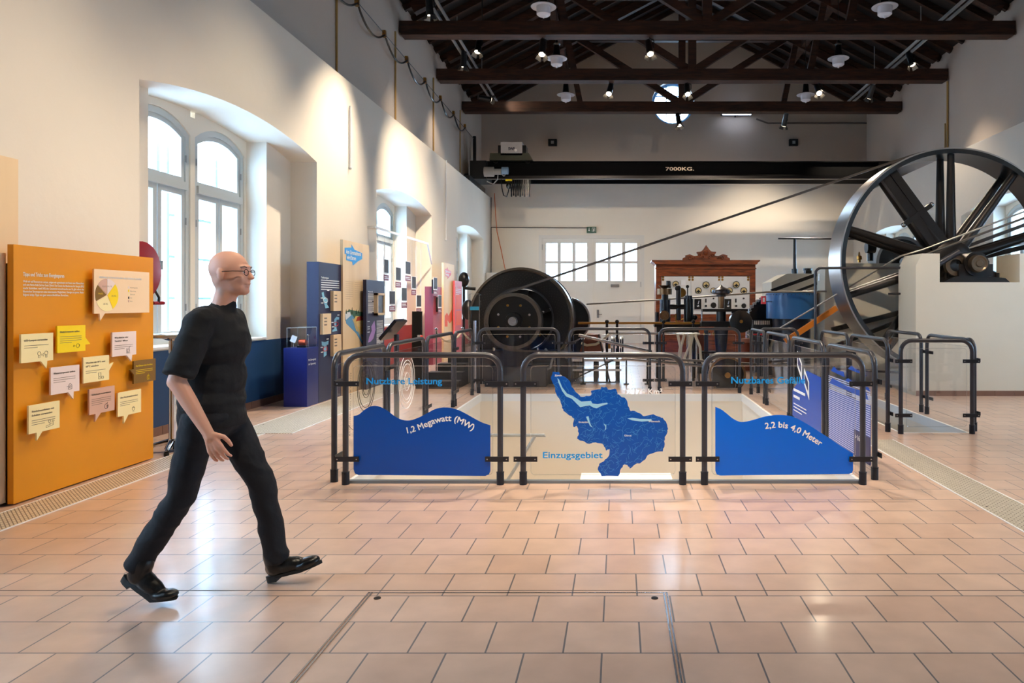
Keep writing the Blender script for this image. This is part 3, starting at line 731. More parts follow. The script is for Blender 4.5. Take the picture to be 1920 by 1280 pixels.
def bubble(corners, tail, m, lab, title, icon=None, title_m=greyi, lines=3, X=BX+.052, depth=.014):
    """corners in photo px: (x0, ytop, x1, ytop1, ybot0, ybot1); tail = 3 px points"""
    x0, yt0, x1, yt1, yb0, yb1 = corners
    ya, yb_ = yb(x0, X), yb(x1, X); zt = (zb(x0, yt0, X)+zb(x1, yt1, X))/2; z0 = (zb(x0, yb0, X)+zb(x1, yb1, X))/2
    tl = [(yb(q[0], X), zb(q[0], q[1], X)) for q in tail]
    side = 'B' if abs(tl[0][1]-z0) < .06 and abs(tl[2][1]-z0) < .06 else ('R' if tl[1][0] > yb_ else 'L')
    if side == 'B': poly = [(ya, z0), (tl[0][0], z0), tl[1], (tl[2][0], z0), (yb_, z0), (yb_, zt), (ya, zt)]
    elif side == 'R': poly = [(ya, z0), (yb_, z0), (yb_, tl[0][1]), tl[1], (yb_, tl[2][1]), (yb_, zt), (ya, zt)]
    else: poly = [(ya, z0), (yb_, z0), (yb_, zt), (ya, zt), (ya, tl[2][1]), tl[1], (ya, tl[0][1])]
    t = thing('speech_bubble_sign', lab, 'sign', (BX, (ya+yb_)/2, z0))
    MB().prism(poly, X-depth, X, 'YZ').build('bubble_plate', m, t)
    ym, zm = (ya+yb_)/2, (zt+z0)/2
    MB().box(BX, X-depth, ym-.05, ym+.05, zm-.05, zm+.05).build('spacer', mat('dark_gap', None), t)
    xt = X+.0008; wd = yb_-ya
    for k, s_ in enumerate(title):
        text('sign_heading', s_, (xt, ya+wd*.09, zt-.055-.03*k), Yd, Z_, .014, title_m, t, wd*min(.75, .03*len(s_)+.12), bold=.015)
    zz = zt-.06-.03*len(title)
    for k in range(lines):
        MB().box(xt-.0006, xt, ya+wd*.09, ya+wd*(.85 if k < lines-1 else .5), zz-.016*k, zz-.016*k+.0035).build('text_line', title_m, t)
    if icon:
        ic = MB(); cy_, cz_ = ya+wd*.66, z0+(zt-z0)*.22; s_ = .028
        for st in icon: ic.tube([(xt, cy_+p[0]*s_, cz_+p[1]*s_) for p in st], .0012, 4)
        ic.build('line_drawing', darki if title_m is greyi else title_m, t)
    return t, X, ya, yb_, z0, zt
circ = lambda x, y, r, n=10: [(x+r*math.cos(2*PI*i/n), y+r*math.sin(2*PI*i/n)) for i in range(n+1)]
bulb = lambda x: [circ(x, .5, .55), [(x-.25, 0), (x-.25, -.7), (x+.25, -.7), (x+.25, 0)]]
S = 5.12; q_ = lambda x, y: (20+x/S, 600+y/S)
def bq(x0, yt0, x1, yt1, y0, y1): return (20+x0/S, 600+yt0/S, 20+x1/S, 600+yt1/S, 600+y0/S, 600+y1/S)
bubble(bq(100,135,408,122,412,385), [q_(290,397), q_(345,462), q_(352,390)], cream, 'cream speech bubble sign with two light bulbs, leftmost of the top row', ['LED-Lampen verwenden'], bulb(-1.2)+bulb(1.2)+[[(-.5, .2), (.4, .2), (.2, .5)], [(-.5, -.1), (.4, -.1), (.2, -.4)]], lines=2)
bubble(bq(448,58,718,44,320,290), [q_(718,235), q_(765,228), q_(718,165)], yellowc, 'bright yellow speech bubble sign with its tail pointing right', ['Elektrowaren teilen'], [circ(-.9, 0, .25), [(-.6, 0), (0, 0)], circ(.6, 0, .6), [(.6, .6), (1.4, .2), (.8, -.6)]], lines=4)
bubble(bq(975,120,1205,103,355,325), [q_(1115,345), q_(1160,395), q_(1168,335)], rosec, 'pale rose speech bubble sign at the top right, under the pie chart', ['Waschk\u00fcche oder', 'Tumbler \u00f6ffnen'], [[(-.8, -.8), (-.8, .6), (.5, .6), (.5, -.8), (-.8, -.8)], circ(-.1, -.1, .45), [(.3, .6), (1, 1.3)], [(-1, -1), (.9, -1)]])
bubble(bq(385,455,660,428,720,675), [q_(552,700), q_(602,755), q_(606,690)], rosec, 'pale rose speech bubble sign in the middle row, left, with a small house drawing', ['Wassertemperatur senken'], [[(-.6, -.8), (-.6, .3), (0, .9), (.7, .3), (.7, -.8), (-.6, -.8)], circ(0, -.1, .3), [(-1.2, 0), (-.8, 0)]])
bubble(bq(698,360,945,332,608,570), [q_(945,485), q_(988,405), q_(945,430)], cream, 'cream speech bubble sign in the centre with its tail pointing right', ['Waschen mit 30\u00b0C statt', '60\u00b0C waschen'], [[(-.9, -.2), (-.9, .9), (.1, .9), (.1, -.2), (-.9, -.2)], [(-.9, -1), (-.9, -.4), (-.1, -.4), (-.1, -1), (-.9, -1)], [(.4, -1), (.4, -.3), (1.2, -.3), (1.2, -1), (.4, -1)]], lines=2)
bubble(bq(1182,395,1392,365,612,575), [q_(1182,520), q_(1145,478), q_(1182,470)], brownc, 'dark brown speech bubble sign with yellow text at the right edge', ['Das Klimaproviant beachten'], [[(-.7, -.9), (-.7, .1), (0, .9), (.7, .1), (.7, -.9), (-.7, -.9)], circ(0, -.4, .3), [(-.3, .1), (0, .4), (.3, .1)]], title_m=yellowc)
bubble(bq(755,668,998,625,915,858), [q_(815,905), q_(812,975), q_(865,890)], taupec, 'brownish pink speech bubble sign in the bottom row', ['K\u00fchlschrank modernisieren'], [circ(0, 0, .8), circ(.1, .1, .3), [(.2, .7), (.6, 1.2)], [(-.5, -.7), (.5, -.4), (.6, .3)]], lines=4)
bubble(bq(1030,700,1252,657,930,880), [q_(1085,920), q_(1088,992), q_(1130,905)], cream, 'cream speech bubble sign at the lower right of the bottom row', ['Ohne Waschtrommel trocknen'], [circ(0, 0, .6), [(-.3, .2), (0, .5), (.3, .2)], [(-.4, -.9), (.4, -.9)]], lines=3)
bubble(bq(173,822,470,772,1095,1032), [q_(250,1085), q_(252,1155), q_(305,1070)], cream, 'cream speech bubble sign at the lower left with a socket strip drawing', ['Steckdosenleiste mit', 'Schalter verwenden'], [[(-1.2, -.9), (1.4, -.4), (1.4, 0), (-1.2, -.4), (-1.2, -.9)], circ(0, .7, .4), [(0, .3), (.3, -.1)], [(.8, .2), (1.3, 1)], [(1.2, .1), (1.7, .8)]])
pk = 10.0/1.0154; pq = lambda x, y: (160+x/9.84, 490+y/9.84)
pb_, PX, pya, pyb, pz0, pzt = bubble(pq(160,150)+pq(1180,190)+(490+970/9.84, 490+935/9.84), [pq(262,965), pq(275,1095), pq(362,962)], mat('beige_card', c(246, 216, 178), .5), 'large beige speech bubble sign with a pie chart', [], None, lines=0)
text('sign_heading', 'Aufteilung des Stromverbrauchs eines Schweizer Haushalts', (PX+.001, pya+(pyb-pya)*.08, pzt-.075), Yd, Z_, .02, whitei, pb_, (pyb-pya)*.76, bold=.015)
pc = (yb(200.5, PX), zb(200.5, 553, PX)); pr = .135
for a0, a1, m_ in ((90, 45, rosec), (45, -60, yellowc), (-60, -157, cream), (-157, -218, brownc), (-218, -270, taupec)):
    g_ = R((a0+a1)/2); cc = (pc[0]+.006*math.cos(g_), pc[1]+.006*math.sin(g_))
    MB().prism([cc]+[(cc[0]+pr*math.cos(R(a0+(a1-a0)*i/10)), cc[1]+pr*math.sin(R(a0+(a1-a0)*i/10))) for i in range(11)], PX, PX+.002, 'YZ').build('pie_slice', m_, pb_)
for s_, a_, m_ in (('14.1%', 68, greyi), ('30.3%', -5, greyi), ('28.2%', -105, greyi), ('14.8%', -188, yellowc), ('13.6%', -245, greyi)):
    text('pie_value', s_, (PX+.003, pc[0]+.6*pr*math.cos(R(a_))-.028, pc[1]+.6*pr*math.sin(R(a_))-.006), Yd, Z_, .014, m_, pb_, .056)
for k_, (s_, m_) in enumerate((('Haushaltsger\u00e4te', rosec), ('Beleuchtung', yellowc), ('Elektronik', cream), ('Bad', darki), ('B\u00fcro', taupec))):
    zz = zb(240, 540+k_*6.4, PX); yy_ = yb(240, PX)
    MB().box(PX, PX+.001, yy_, yy_+.016, zz-.004, zz+.016).build('legend_key', m_, pb_)
    text('legend_text', s_, (PX+.001, yy_+.03, zz), Yd, Z_, .011, greyi, pb_)
# plywood sheet fixed to the wall behind the board
t = thing('plywood_wall_sheet', 'pale plywood sheet on the left wall behind the orange board', 'board', (XL+.05, 5.0, 0))
MB().box(XL, XL+.03, 3.6, 5.72, .02, 2.64).build('sheet', ply, t); MB().box(XL+.03, -4.55, 3.6, 5.345, .02, 1.87).build('deep_section', ply, t)

# ------------------------------------------------------------------ hose reel, bar table
hr = thing('hose_reel', 'red round fire hose reel on the wall behind the orange board', 'fire hose reel', (-4.97, 7.5, 1.2))
hc = Vector((-4.95, 7.47, 1.84))
MB().lathe(hc, (1, 0, 0), [(-.02, .0), (-.02, .29), (0, .3), (.012, .3), (.018, .28), (.018, 0)], 40).build('reel_disc', redp, hr)
MB().lathe(hc, (1, 0, 0), [(-.14, 0), (-.14, .29), (-.13, .3), (-.12, .29), (-.12, .0)], 40).build('rear_disc', redp, hr)
MB().cyl(hc-Vector((.12, 0, 0)), hc-Vector((.02, 0, 0)), .24, seg=32).build('hose_coil', blackm, hr)
MB().cyl(hc-Vector((.26, 0, 0)), hc-Vector((.14, 0, 0)), .05, seg=12).build('wall_bracket', redp, hr)
MB().tube([(-4.95, 7.66, 1.66), (-4.93, 7.72, 1.56), (-4.92, 7.7, 1.5)], .012, 8).build('hose_end', blackm, hr)
MB().cyl((-4.93, 7.62, 1.5), (-4.93, 7.8, 1.5), .02, seg=10).build('nozzle', redp, hr)
bt = thing('bar_table', 'chrome pedestal bar table behind the walking person', 'table', (-4.52, 7.3, 0))
MB().lathe((-4.52, 7.3, 1.155), (0, 0, 1), [(0, 0), (0, .27), (.008, .3), (.03, .3), (.035, .29), (.035, 0)], 40).build('table_top', mat('table_top_grey', c(190, 186, 170), .25, .4), bt)
MB().cyl((-4.52, 7.3, .06), (-4.52, 7.3, 1.13), .038, seg=20).lathe((-4.52, 7.3, 1.12), (0, 0, 1), [(0, .04), (.02, .1), (.035, .1)], 20).build('column', chrome, bt)
MB().lathe((-4.52, 7.3, .03), (0, 0, 1), [(0, .06), (0, .075), (.06, .05), (.1, .04)], 24).build('base_hub', chrome, bt)
for k_ in range(4):
    a_ = R(20+90*k_); d_ = Vector((math.cos(a_), math.sin(a_), 0)); b0 = Vector((-4.52, 7.3, 0))
    MB().tube([b0+d_*.03+Vector((0, 0, .1)), b0+d_*.14+Vector((0, 0, .075)), b0+d_*.26+Vector((0, 0, .035))], .02, 8, rr=[.03, .024, .02]).build('foot_arm', chrome, bt)
    MB().cyl(b0+d_*.26, b0+d_*.26+Vector((0, 0, .03)), .024, seg=10).build('foot_pad', blackm, bt)
# ------------------------------------------------------------------ showcase and display panels along the left wall
DXP = -4.5
def yd(x, X=DXP): return -X*F/(CX-x)
def zd(x, y, X=DXP): return H-(y-CY)*yd(x, X)/F
sc_ = thing('showcase', 'blue pedestal with a small glass case of exhibits on top', 'showcase', (-4.68, 10.6, 0))
MB().box(-4.84, DXP, 10.4, 10.79, 0, .85).build('pedestal', blue_ped, sc_)
gx0, gx1, gy0, gy1 = -4.82, -4.38, 10.36, 10.7
MB().box(-4.8, DXP-.02, 10.42, 10.77, .853, 1.14).build('glass_case', acryl, sc_)
ed = MB()
for x_ in (-4.8, DXP-.02):
    for y_ in (10.42, 10.77): ed.beam((x_, y_, .853), (x_, y_, 1.145), .008, .008)
for x_ in (-4.8, DXP-.02): ed.beam((x_, 10.42, 1.142), (x_, 10.77, 1.142), .008, .008)
for y_ in (10.42, 10.77): ed.beam((-4.8, y_, 1.142), (DXP-.02, y_, 1.142), .008, .008)
ed.build('glass_edge', acryl_edge, sc_)
text('lettering', 'Mit Bewegung', (DXP+.001, 10.44, .66), Yd, Z_, .03, whitei, sc_, .26, bold=.02)
text('lettering', 'zur Spannung', (DXP+.001, 10.44, .6), Yd, Z_, .03, whitei, sc_, .25, bold=.02)
ex = thing('coil_model', 'small copper coil and magnet model inside the glass case', 'model', (-4.6, 10.6, .852))
MB().cyl((-4.7, 10.6, .92), (-4.6, 10.6, .92), .045, seg=16).build('coil', mat('copper', c(190, 80, 50), .35, .8), ex)
MB().box(-4.72, -4.58, 10.56, 10.64, .852, .87).build('base', blackm, ex)
MB().cyl((-4.56, 10.58, .852), (-4.56, 10.58, 1.02), .008, seg=8).sphere((-4.56, 10.58, 1.03), .016).build('terminal_post', steel, ex)
ex = thing('card_holder', 'small tilted white card on a thin stand in the glass case', 'sign', (-4.76, 10.5, .852))
MB().beam((-4.76, 10.5, .93), (-4.72, 10.5, 1.02), .08, .006, (0, 1, 0)).build('card', whitei, ex); MB().cyl((-4.745, 10.505, .852), (-4.745, 10.505, .96), .003, seg=6).build('stand', steel, ex)

def sheet(name, x, y0, y1, z0, z1, m, par, t=.003): return MB().box(x, x+t, y0, y1, z0, z1).build(name, m, par)
def para(par, X, y0, y1, ztop, n, dz, m, h=.006, heading=None, hh=.02):
    if heading: text('heading', heading, (X+.001, y0, ztop+.02), Yd, Z_, hh, m, par, min((y1-y0)*.8, .022*len(heading)), bold=.02)
    mb = MB()
    for i in range(n):
        e = y1 if i < n-1 else y0+(y1-y0)*.6
        mb.box(X, X+.0012, y0, e, ztop-i*dz-h, ztop-i*dz)
    mb.build('text_block', m, par)
def arrow_logo(par, X, yc, zc, wd, ht, m, l1, l2):
    mb = MB().prism([(yc-wd/2, zc+ht*.3), (yc-wd*.12, zc+ht*.38), (yc-wd*.12, zc+ht*.52), (yc+wd*.05, zc+ht*.3), (yc+wd/2, zc+ht*.2), (yc+wd/2, zc-ht*.1), (yc+wd*.25, zc-ht*.25), (yc-wd*.05, zc-ht*.5), (yc-wd*.08, zc-ht*.32), (yc-wd*.42, zc-ht*.28), (yc-wd*.4, zc), (yc-wd/2, zc)], X, X+.003, 'YZ')
    o_ = mb.build('arrow_logo', m, par)
    text('lettering', l1, (X+.004, yc-wd*.44, zc+ht*.04), Yd, Z_, ht*.2, whitei, par, wd*.86, bold=.03)
    text('lettering', l2, (X+.004, yc-wd*.38, zc-ht*.22), Yd, Z_, ht*.2, whitei, par, wd*.5, bold=.03)
lb = mat('turbine_blue', c(132, 196, 226), .5); rdi = mat('red_ink', c(206, 50, 60), .5)
# navy display with turbine drawings
t = thing('navy_display', 'tall navy display with three light blue turbine drawings', 'display panel', (-4.6, 11.23, 0))
MB().prism([(-4.68, 10.80), (DXP, 10.80), (DXP, 11.69), (-4.68, 11.69)], 0, 2.12, 'XY').build('panel', navy, t)
para(t, DXP, yd(602), yd(636), zd(602, 524), 5, .035, whitei, .012, 'Turbinentypen', .03)
def turb(x0, x1, y0, y1, kind):
    ya, yb_, za, zb_ = yd(x0), yd(x1), zd(x0, y1), zd(x0, y0); w_, h_ = yb_-ya, zb_-za
    f = lambda pts: [(ya+p[0]*w_, za+p[1]*h_) for p in pts]
    if kind == 0: pg = f([(0, .95), (.25, 1), (.35, .75), (.7, .6), (.8, .4), (.7, .25), (1, .05), (.5, 0), (.4, .2), (.2, .45), (.1, .7)])
    elif kind == 1: pg = f([(.3, .85), (.6, 1), (1, .95), (.95, .8), (.6, .8), (.55, .5), (.6, .2), (.7, .05), (0, 0), (0, .12), (.3, .2), (.2, .5)])
    else: pg = f([(0, 1), (.35, .95), (.65, .95), (1, 1), (.95, .75), (.7, .75), (.7, .1), (.3, 0), (.3, .72), (.05, .75)])
    MB().prism(pg, DXP, DXP+.002, 'YZ').build('turbine_drawing', lb, t)
    MB().tube([(DXP+.003, ya+w_*.5+.3*w_*math.cos(2*PI*i/16), za+h_*.5+.14*h_*math.sin(2*PI*i/16)) for i in range(16)], .005, 4, closed=True).build('runner_drawing', rdi if kind else whitei, t)
    for (q, r_) in ((.05, .6), (.9, 1.08), (.1, .3)): sheet('drawing_label', DXP, ya+q*w_-.05, ya+q*w_+.03, za+r_*h_, za+r_*h_+.015, whitei, t)
turb(603, 617, 547, 578, 0); turb(623, 636, 594, 622, 1); turb(603, 616, 640, 670, 2)
for x0, x1, y0, y1 in ((625.5, 640, 545, 583), (606, 621, 588, 627), (625.5, 640, 628, 668)):
    X_p = DXP+.05; a_, b2 = yd(x0, X_p), min(yd(x1, X_p), 11.68)
    tb_ = MB().box(DXP, X_p, a_, b2, zd(x0, y1, X_p), zd(x0, y0, X_p)).build('wooden_text_block', ply, t)
    for zz in range(3): sheet('printed_line', X_p, a_+.04, a_+.14, zd(x0, y0, X_p)-.08-.05*zz, zd(x0, y0, X_p)-.06-.05*zz, greyi, tb_, .001)
# tall plywood panel with landscape
t = thing('plywood_display', 'tall plywood panel with a blue arrow logo and a canal landscape picture', 'display panel', (-4.5, 12.35, 0))
X_p = -4.47; ya, yb_ = yd(643, X_p), yd(692, X_p)
MB().box(X_p-.045, X_p, ya, yb_, 0, 2.53).build('panel', ply, t)
arrow_logo(t, X_p, yd(663, X_p), zd(663, 479, X_p), .8, .34, bluei, 'Am Limmatband', 'wird Strom')
para(t, X_p, yd(648, X_p), yd(662, X_p), zd(648, 527, X_p), 9, .035, mat('faint_print', c(206, 174, 140), .5), .006)
para(t, X_p, yd(665, X_p), yd(680, X_p), zd(665, 529, X_p), 9, .035, mat('faint_print', None), .006)
W = lambda x, y: (yd(x, X_p), zd(x, y, X_p))
def flat(pts, m, name, d, par=None): return MB().prism([W(*p) for p in pts], X_p, X_p+d, 'YZ').build(name, m, par or t)
pic = flat([(647, 586), (655, 580), (668, 583), (691, 587), (691, 660), (683, 652), (668, 625), (647, 600)], mat('hill_green', c(70, 110, 90), .6), 'landscape_picture', .001)
flat([(647, 594), (660, 590), (691, 634), (691, 660), (686, 655), (668, 625), (649, 606)], mat('canal_blue', c(92, 156, 200), .5), 'canal', .002)
flat([(647, 586), (656, 584), (658, 591), (648, 600)], mat('snow_white', c(226, 230, 234), .6), 'far_bank', .0022)
flat([(662, 602), (667, 592), (680, 594), (690, 602), (690, 626), (680, 628), (668, 620)], mat('meadow_yellow', c(232, 196, 112), .6), 'river_bank', .0025)
flat([(668, 602), (675, 593), (679, 602), (679, 612), (668, 612)], mat('house_wall', c(236, 206, 140), .6), 'house', .003)
flat([(667, 602), (670, 594), (679, 592), (681, 600)], mat('house_roof', c(186, 66, 42), .6), 'house_roof', .0035)
for x_, y_, h_ in ((649, 588, 8), (654, 585, 6), (660, 588, 12), (668, 589, 9), (672, 587, 6), (683, 605, 8), (686, 600, 10), (690, 618, 9)):
    flat([(x_-1.2, y_), (x_, y_-h_), (x_+1.2, y_)], mat('fir_green', c(30, 60, 40), .6), 'fir_tree', .004)
flat([(660, 598), (662, 597), (681, 636), (679, 638)], mat('wall_grey', c(210, 190, 150), .6), 'canal_wall', .0038)
# second navy panel
t = thing('navy_display', 'narrow navy panel with a framed turbine photo at its right edge', 'display panel', (-4.4, 13.2, 0))
X_p = -4.36; ya, yb_ = yd(687, X_p), yd(720.5, X_p)
MB().box(X_p-.06, X_p, ya, yb_, 0, zd(687, 524, X_p)).build('panel', navy, t)
para(t, X_p, yd(690, X_p), yd(703, X_p), zd(690, 550, X_p), 7, .022, whitei, .011, 'Wasserkraft', .03)
para(t, X_p, yd(690, X_p), yd(703, X_p), zd(690, 567, X_p), 9, .022, whitei, .011)
para(t, X_p, yd(706, X_p), yd(718, X_p), zd(706, 601, X_p), 20, .022, whitei, .011)
MB().prism([(yd(x, X_p), zd(x, y, X_p)) for x, y in ((692, 632), (697, 620), (696, 612), (702, 601), (704, 618), (700, 634), (695, 640), (690, 642))], X_p, X_p+.003, 'YZ').build('turbine_drawing', mat('violet_ink', c(170, 130, 200), .5), t)
for y_ in (602, 612, 616, 622): sheet('drawing_label', X_p, yd(689, X_p), yd(693, X_p), zd(690, y_+1, X_p), zd(690, y_, X_p), whitei, t)
X2 = X_p+.07; a_, b2 = yd(708, X2), yd(722, X2); z0, z1 = zd(708, 591, X2), zd(708, 549, X2)
fr_ = MB().box(X_p, X2, a_, b2, z0, z0+.04).box(X_p, X2, a_, b2, z1-.04, z1).box(X_p, X2, a_, a_+.04, z0, z1).box(X_p, X2, b2-.04, b2, z0, z1).build('photo_frame', ply, t)
ph = mat('archive_photo', c(84, 96, 112), .4, var=.85, vscale=9)
MB().box(X_p, X2-.02, a_+.04, b2-.04, z0+.04, z1-.04).build('photo', ph, fr_)
# hanging photo cards in the second niche
XC = -4.66
rail = thing('hanging_rail', 'white picture rail across the second left window niche', 'rail', (XC, 15.4, 2.95))
MB().box(XC-.02, XC+.02, 13.7, 17.6, 2.93, 2.97).build('rail_bar', sill_w, rail)
MB().box(XL, XC, 13.75, 13.8, 2.93, 2.97).build('rail_bracket', sill_w, rail)
MB().beam((XC, 17.55, 2.94), (XL+.02, 18.4, 2.5), .03, .03).build('rail_stay', sill_w, rail)
cards = [(720,729,486,526,'a building front, topmost at the left'), (742,752,501,539,'a machine, second card from the left at the top'), (760,770,490,527,'a dark house front, third card from the left at the top'),
 (772,780,518,553,'a tall chimney, in front of the right niche jamb'), (730,741,545,584,'a standing figure, lowest at the left'), (753,763,539,577,'a hillside, in the middle of the lower row'),
 (781,790,553,587,'a black pylon, lowest at the right')]
ph2 = mat('card_photo', c(44, 40, 44), .6, var=.85, vscale=14)
def card(x0, x1, y0, y1, lab, X=XC, hang=True):
    a_, b2 = yd(x0, X), yd(x1, X); z1, z0 = zd((x0+x1)/2, y0, X), zd((x0+x1)/2, y1, X); zm = z0+(z1-z0)*.3
    t = thing('photo_card', 'hanging photo card of '+lab if hang else lab, 'photo card', (X, (a_+b2)/2, z0), group='photo cards on wires')
    MB().box(X-.006, X, a_, b2, zm, z1).build('card_border', whitei, t)
    MB().box(X, X+.002, a_+.02, b2-.02, zm+.03, z1-.01).build('photo', ph2, t)
    cp = MB().box(X-.006, X+.001, a_, b2, z0, zm-.01).build('caption', maroon, t)
    MB().box(X+.001, X+.002, a_+.03, b2-.08, zm-.06, zm-.045).box(X+.001, X+.002, a_+.03, b2-.03, zm-.09, zm-.082).build('caption_text', whitei, cp)
    w_ = MB()
    if hang:
        for y_ in (a_+.03, b2-.03): w_.cyl((X-.003, y_, z1), (X-.003, y_, 2.94), .0015, seg=5)
        w_.build('hanging_wire', steel, t)
    else: MB().box(X-.06, X-.006, a_+.05, b2-.05, z0+.05, z1-.05).build('spacer', blackm, t)
for q in cards: card(*q)
# maroon display, plywood panel, rose panel
t = thing('maroon_display', 'tall maroon display standing beside the second window niche', 'display panel', (-4.5, 18.2, 0))
XM = -4.5; ya, yb_ = yd(812, XM), yd(830.5, XM)
MB().box(XM-.2, XM, ya, yb_, 0, zd(812, 537, XM)).build('panel', mat('rose_dark', c(164, 66, 82), .5), t)
MB().box(XM-.2, XM-.002, ya-.004, ya, 0, zd(812, 537, XM)).build('side_face', maroon, t)
card(813, 820, 520, 554, 'small photo card at the top of the maroon display', -4.43, False)
card(821.5, 828, 553, 588, 'small photo card at the right edge of the maroon display', -4.43, False)
t = thing('plywood_display', 'tall plywood panel with an orange and red picture near the far niche', 'display panel', (-4.46, 19.1, 0))
XM = -4.45; ya, yb_ = yd(832, XM), yd(852, XM)
MB().box(XM-.05, XM, ya, yb_, 0, zd(832, 492, XM)).build('panel', ply, t)
arrow_logo(t, XM, yd(840, XM), zd(840, 512, XM), .7, .3, rdi, 'Strom', 'bewegt')
MB().prism([(yd(x, XM), zd(x, y, XM)) for x, y in ((834, 612), (834, 592), (838, 586), (841, 592), (847, 580), (848, 600), (843, 606), (839, 600), (839, 612))], XM, XM+.003, 'YZ').build('red_picture', mat('orange_red', c(236, 92, 56), .5), t)
t = thing('rose_display', 'narrow rose panel with orange print beside the far window niche', 'display panel', (-4.36, 19.9, 0))
XM = -4.36; ya, yb_ = yd(853, XM), yd(866, XM)
MB().box(XM-.05, XM, ya, yb_, 0, zd(853, 526, XM)).build('panel', pink, t)
para(t, XM, ya+.12, yb_-.1, zd(855, 541, XM), 4, .05, whitei, .015, 'Antriebe', .04)
MB().box(XM, XM+.003, ya+.15, yb_-.08, zd(855, 580, XM), zd(855, 552, XM)).box(XM, XM+.003, ya+.15, yb_-.08, zd(855, 610, XM), zd(855, 583, XM)).build('orange_picture', mat('orange_red', None), t)
# black apparatus in the far niche
t = thing('black_apparatus', 'small black apparatus with round head standing in the far left niche', 'machine', (-4.6, 21.4, 0))
mb = MB().cyl((-4.6, 21.4, 0), (-4.6, 21.4, .05), .3, seg=20).cyl((-4.6, 21.4, .05), (-4.6, 21.4, 2.1), .035)
mb.build('stand', black, t); MB().sphere((-4.6, 21.4, 2.2), .16, rz=1.4).build('round_head', black, t)
MB().cyl((-4.6, 21.4, 1.95), (-4.25, 21.4, 1.92), .05, seg=12).build('side_arm', black, t); MB().sphere((-4.45, 21.3, 1.3), .2, rz=1.5).build('body', black, t)
# tilted tablet on its stand, beside the second left railing
t = thing('tablet_terminal', 'black tilted information tablet standing by the left railings', 'tablet', (-2.62, 8.3, 0))
MB().beam((-2.68, 8.28, 1.09), (-2.5, 8.28, 1.30), .42, .03, (-1, 0, 1)).build('screen_case', mat('tablet_black', c(30, 30, 38), .25, .3), t)
MB().beam((-2.70, 8.28, 1.105), (-2.52, 8.28, 1.315), .38, .004, (-1, 0, 1)).build('screen', mat('screen_blue', c(40, 56, 120), .15), t)
MB().cyl((-2.56, 8.3, 0), (-2.56, 8.3, 1.14), .03, seg=14).build('stand', steel_dark, t); MB().cyl((-2.56, 8.3, 0), (-2.56, 8.3, .015), .16, seg=24).build('foot_plate', steel_dark, t)
t = thing('emergency_stop', 'red and white emergency stop box behind the tilted tablet', 'switch', P(787, 640, 13.0))
a_ = P(783, 628, 13.0)
MB().box(a_.x, a_.x+.05, 12.98, 13.06, a_.z-.08, a_.z).build('box', whitei, t); MB().cyl((a_.x+.05, 13.02, a_.z-.04), (a_.x+.085, 13.02, a_.z-.04), .032, seg=14).build('button', mat('button_red', c(230, 50, 20), .4), t)
MB().box(a_.x-.12, a_.x+.06, 13.06, 13.1, 0, 1.35).build('post', blackm, t)

# ------------------------------------------------------------------ generator
g = thing('generator', 'big round black ring generator with belt pulley on its shaft', 'generator', (-1.86, 14.0, 0))
gx, gz = -1.863, 1.18
MB().ring((gx, 13.7, gz), (0, 1, 0), .985, .60, .8, 96).build('stator_ring', black, g)
MB().lathe((gx, 13.7, gz), (0, 1, 0), [(-.012, .93), (-.03, .955), (-.03, .995), (0, 1.0), (.0, .93), (-.012, .93)], 96).build('ring_rim', mat('polished_rim', c(120, 112, 104), .25, .9), g)
MB().lathe((gx, 13.7, gz), (0, 1, 0), [(.78, .9), (.78, 1.0), (.84, 1.0), (.84, .9)], 96).build('rear_rim', iron, g)
pf = MB()
for k_ in range(6):
    r_ = .70+.036*k_
    for j in range(72):
        a_ = 2*PI*(j+.5*(k_ % 2))/72; pf.box(gx+r_*math.cos(a_)-.006, gx+r_*math.cos(a_)+.006, 13.694, 13.7, gz+r_*math.sin(a_)-.006, gz+r_*math.sin(a_)+.006)
pf.build('ventilation_studs', mat('stud_grey', c(56, 52, 50), .4, .5), g)
MB().lathe((gx, 13.68, gz), (0, 1, 0), [(0, .6), (0, .63), (.03, .63), (.03, .6), (0, .6)], 72).build('inner_rim', steel_dark, g)
MB().cyl((gx, 13.9, gz), (gx, 14.3, gz), .58, seg=64).build('rotor', blackm, g)
for k_ in range(6):
    a_ = R(60*k_+20); d_ = Vector((math.cos(a_), 0, math.sin(a_)))
    MB().beam(Vector((gx, 13.85, gz))+d_*.12, Vector((gx, 13.85, gz))+d_*.58, .06, .1, (0, 1, 0)).build('rotor_spoke', black, g)
    e_ = Vector((gx, 13.8, gz))+d_*.45
    MB().sphere(e_, .03).build('brush_knob', brass if k_ % 2 else steel, g)
MB().cyl((gx, 12.6, gz), (gx, 14.9, gz), .075, seg=24).build('shaft', steel, g)
PXc, PZc, PRr = -1.88, 1.166, .5
MB().lathe((gx, 12.72, gz), (0, 1, 0), [(0, .44), (0, .5), (.3, .5), (.3, .44), (0, .44)], 64).build('belt_pulley', mat('polished_rim', None), g)
MB().cyl((gx, 12.82, gz), (gx, 12.9, gz), .45, seg=48).cyl((gx, 12.7, gz), (gx, 12.9, gz), .14, .17, 24).build('pulley_web', black, g)
MB().cyl((gx, 12.66, gz), (gx, 12.7, gz), .08, seg=28).build('shaft_end_cap', mat('cap_grey', c(150, 146, 142), .35, .6), g)
for k_ in range(8):
    a_ = R(45*k_+22); MB().cyl((gx+.3*math.cos(a_), 12.79, gz+.3*math.sin(a_)), (gx+.3*math.cos(a_), 12.82, gz+.3*math.sin(a_)), .022, seg=10).build('web_bolt', brass if k_ % 3 else steel, g)
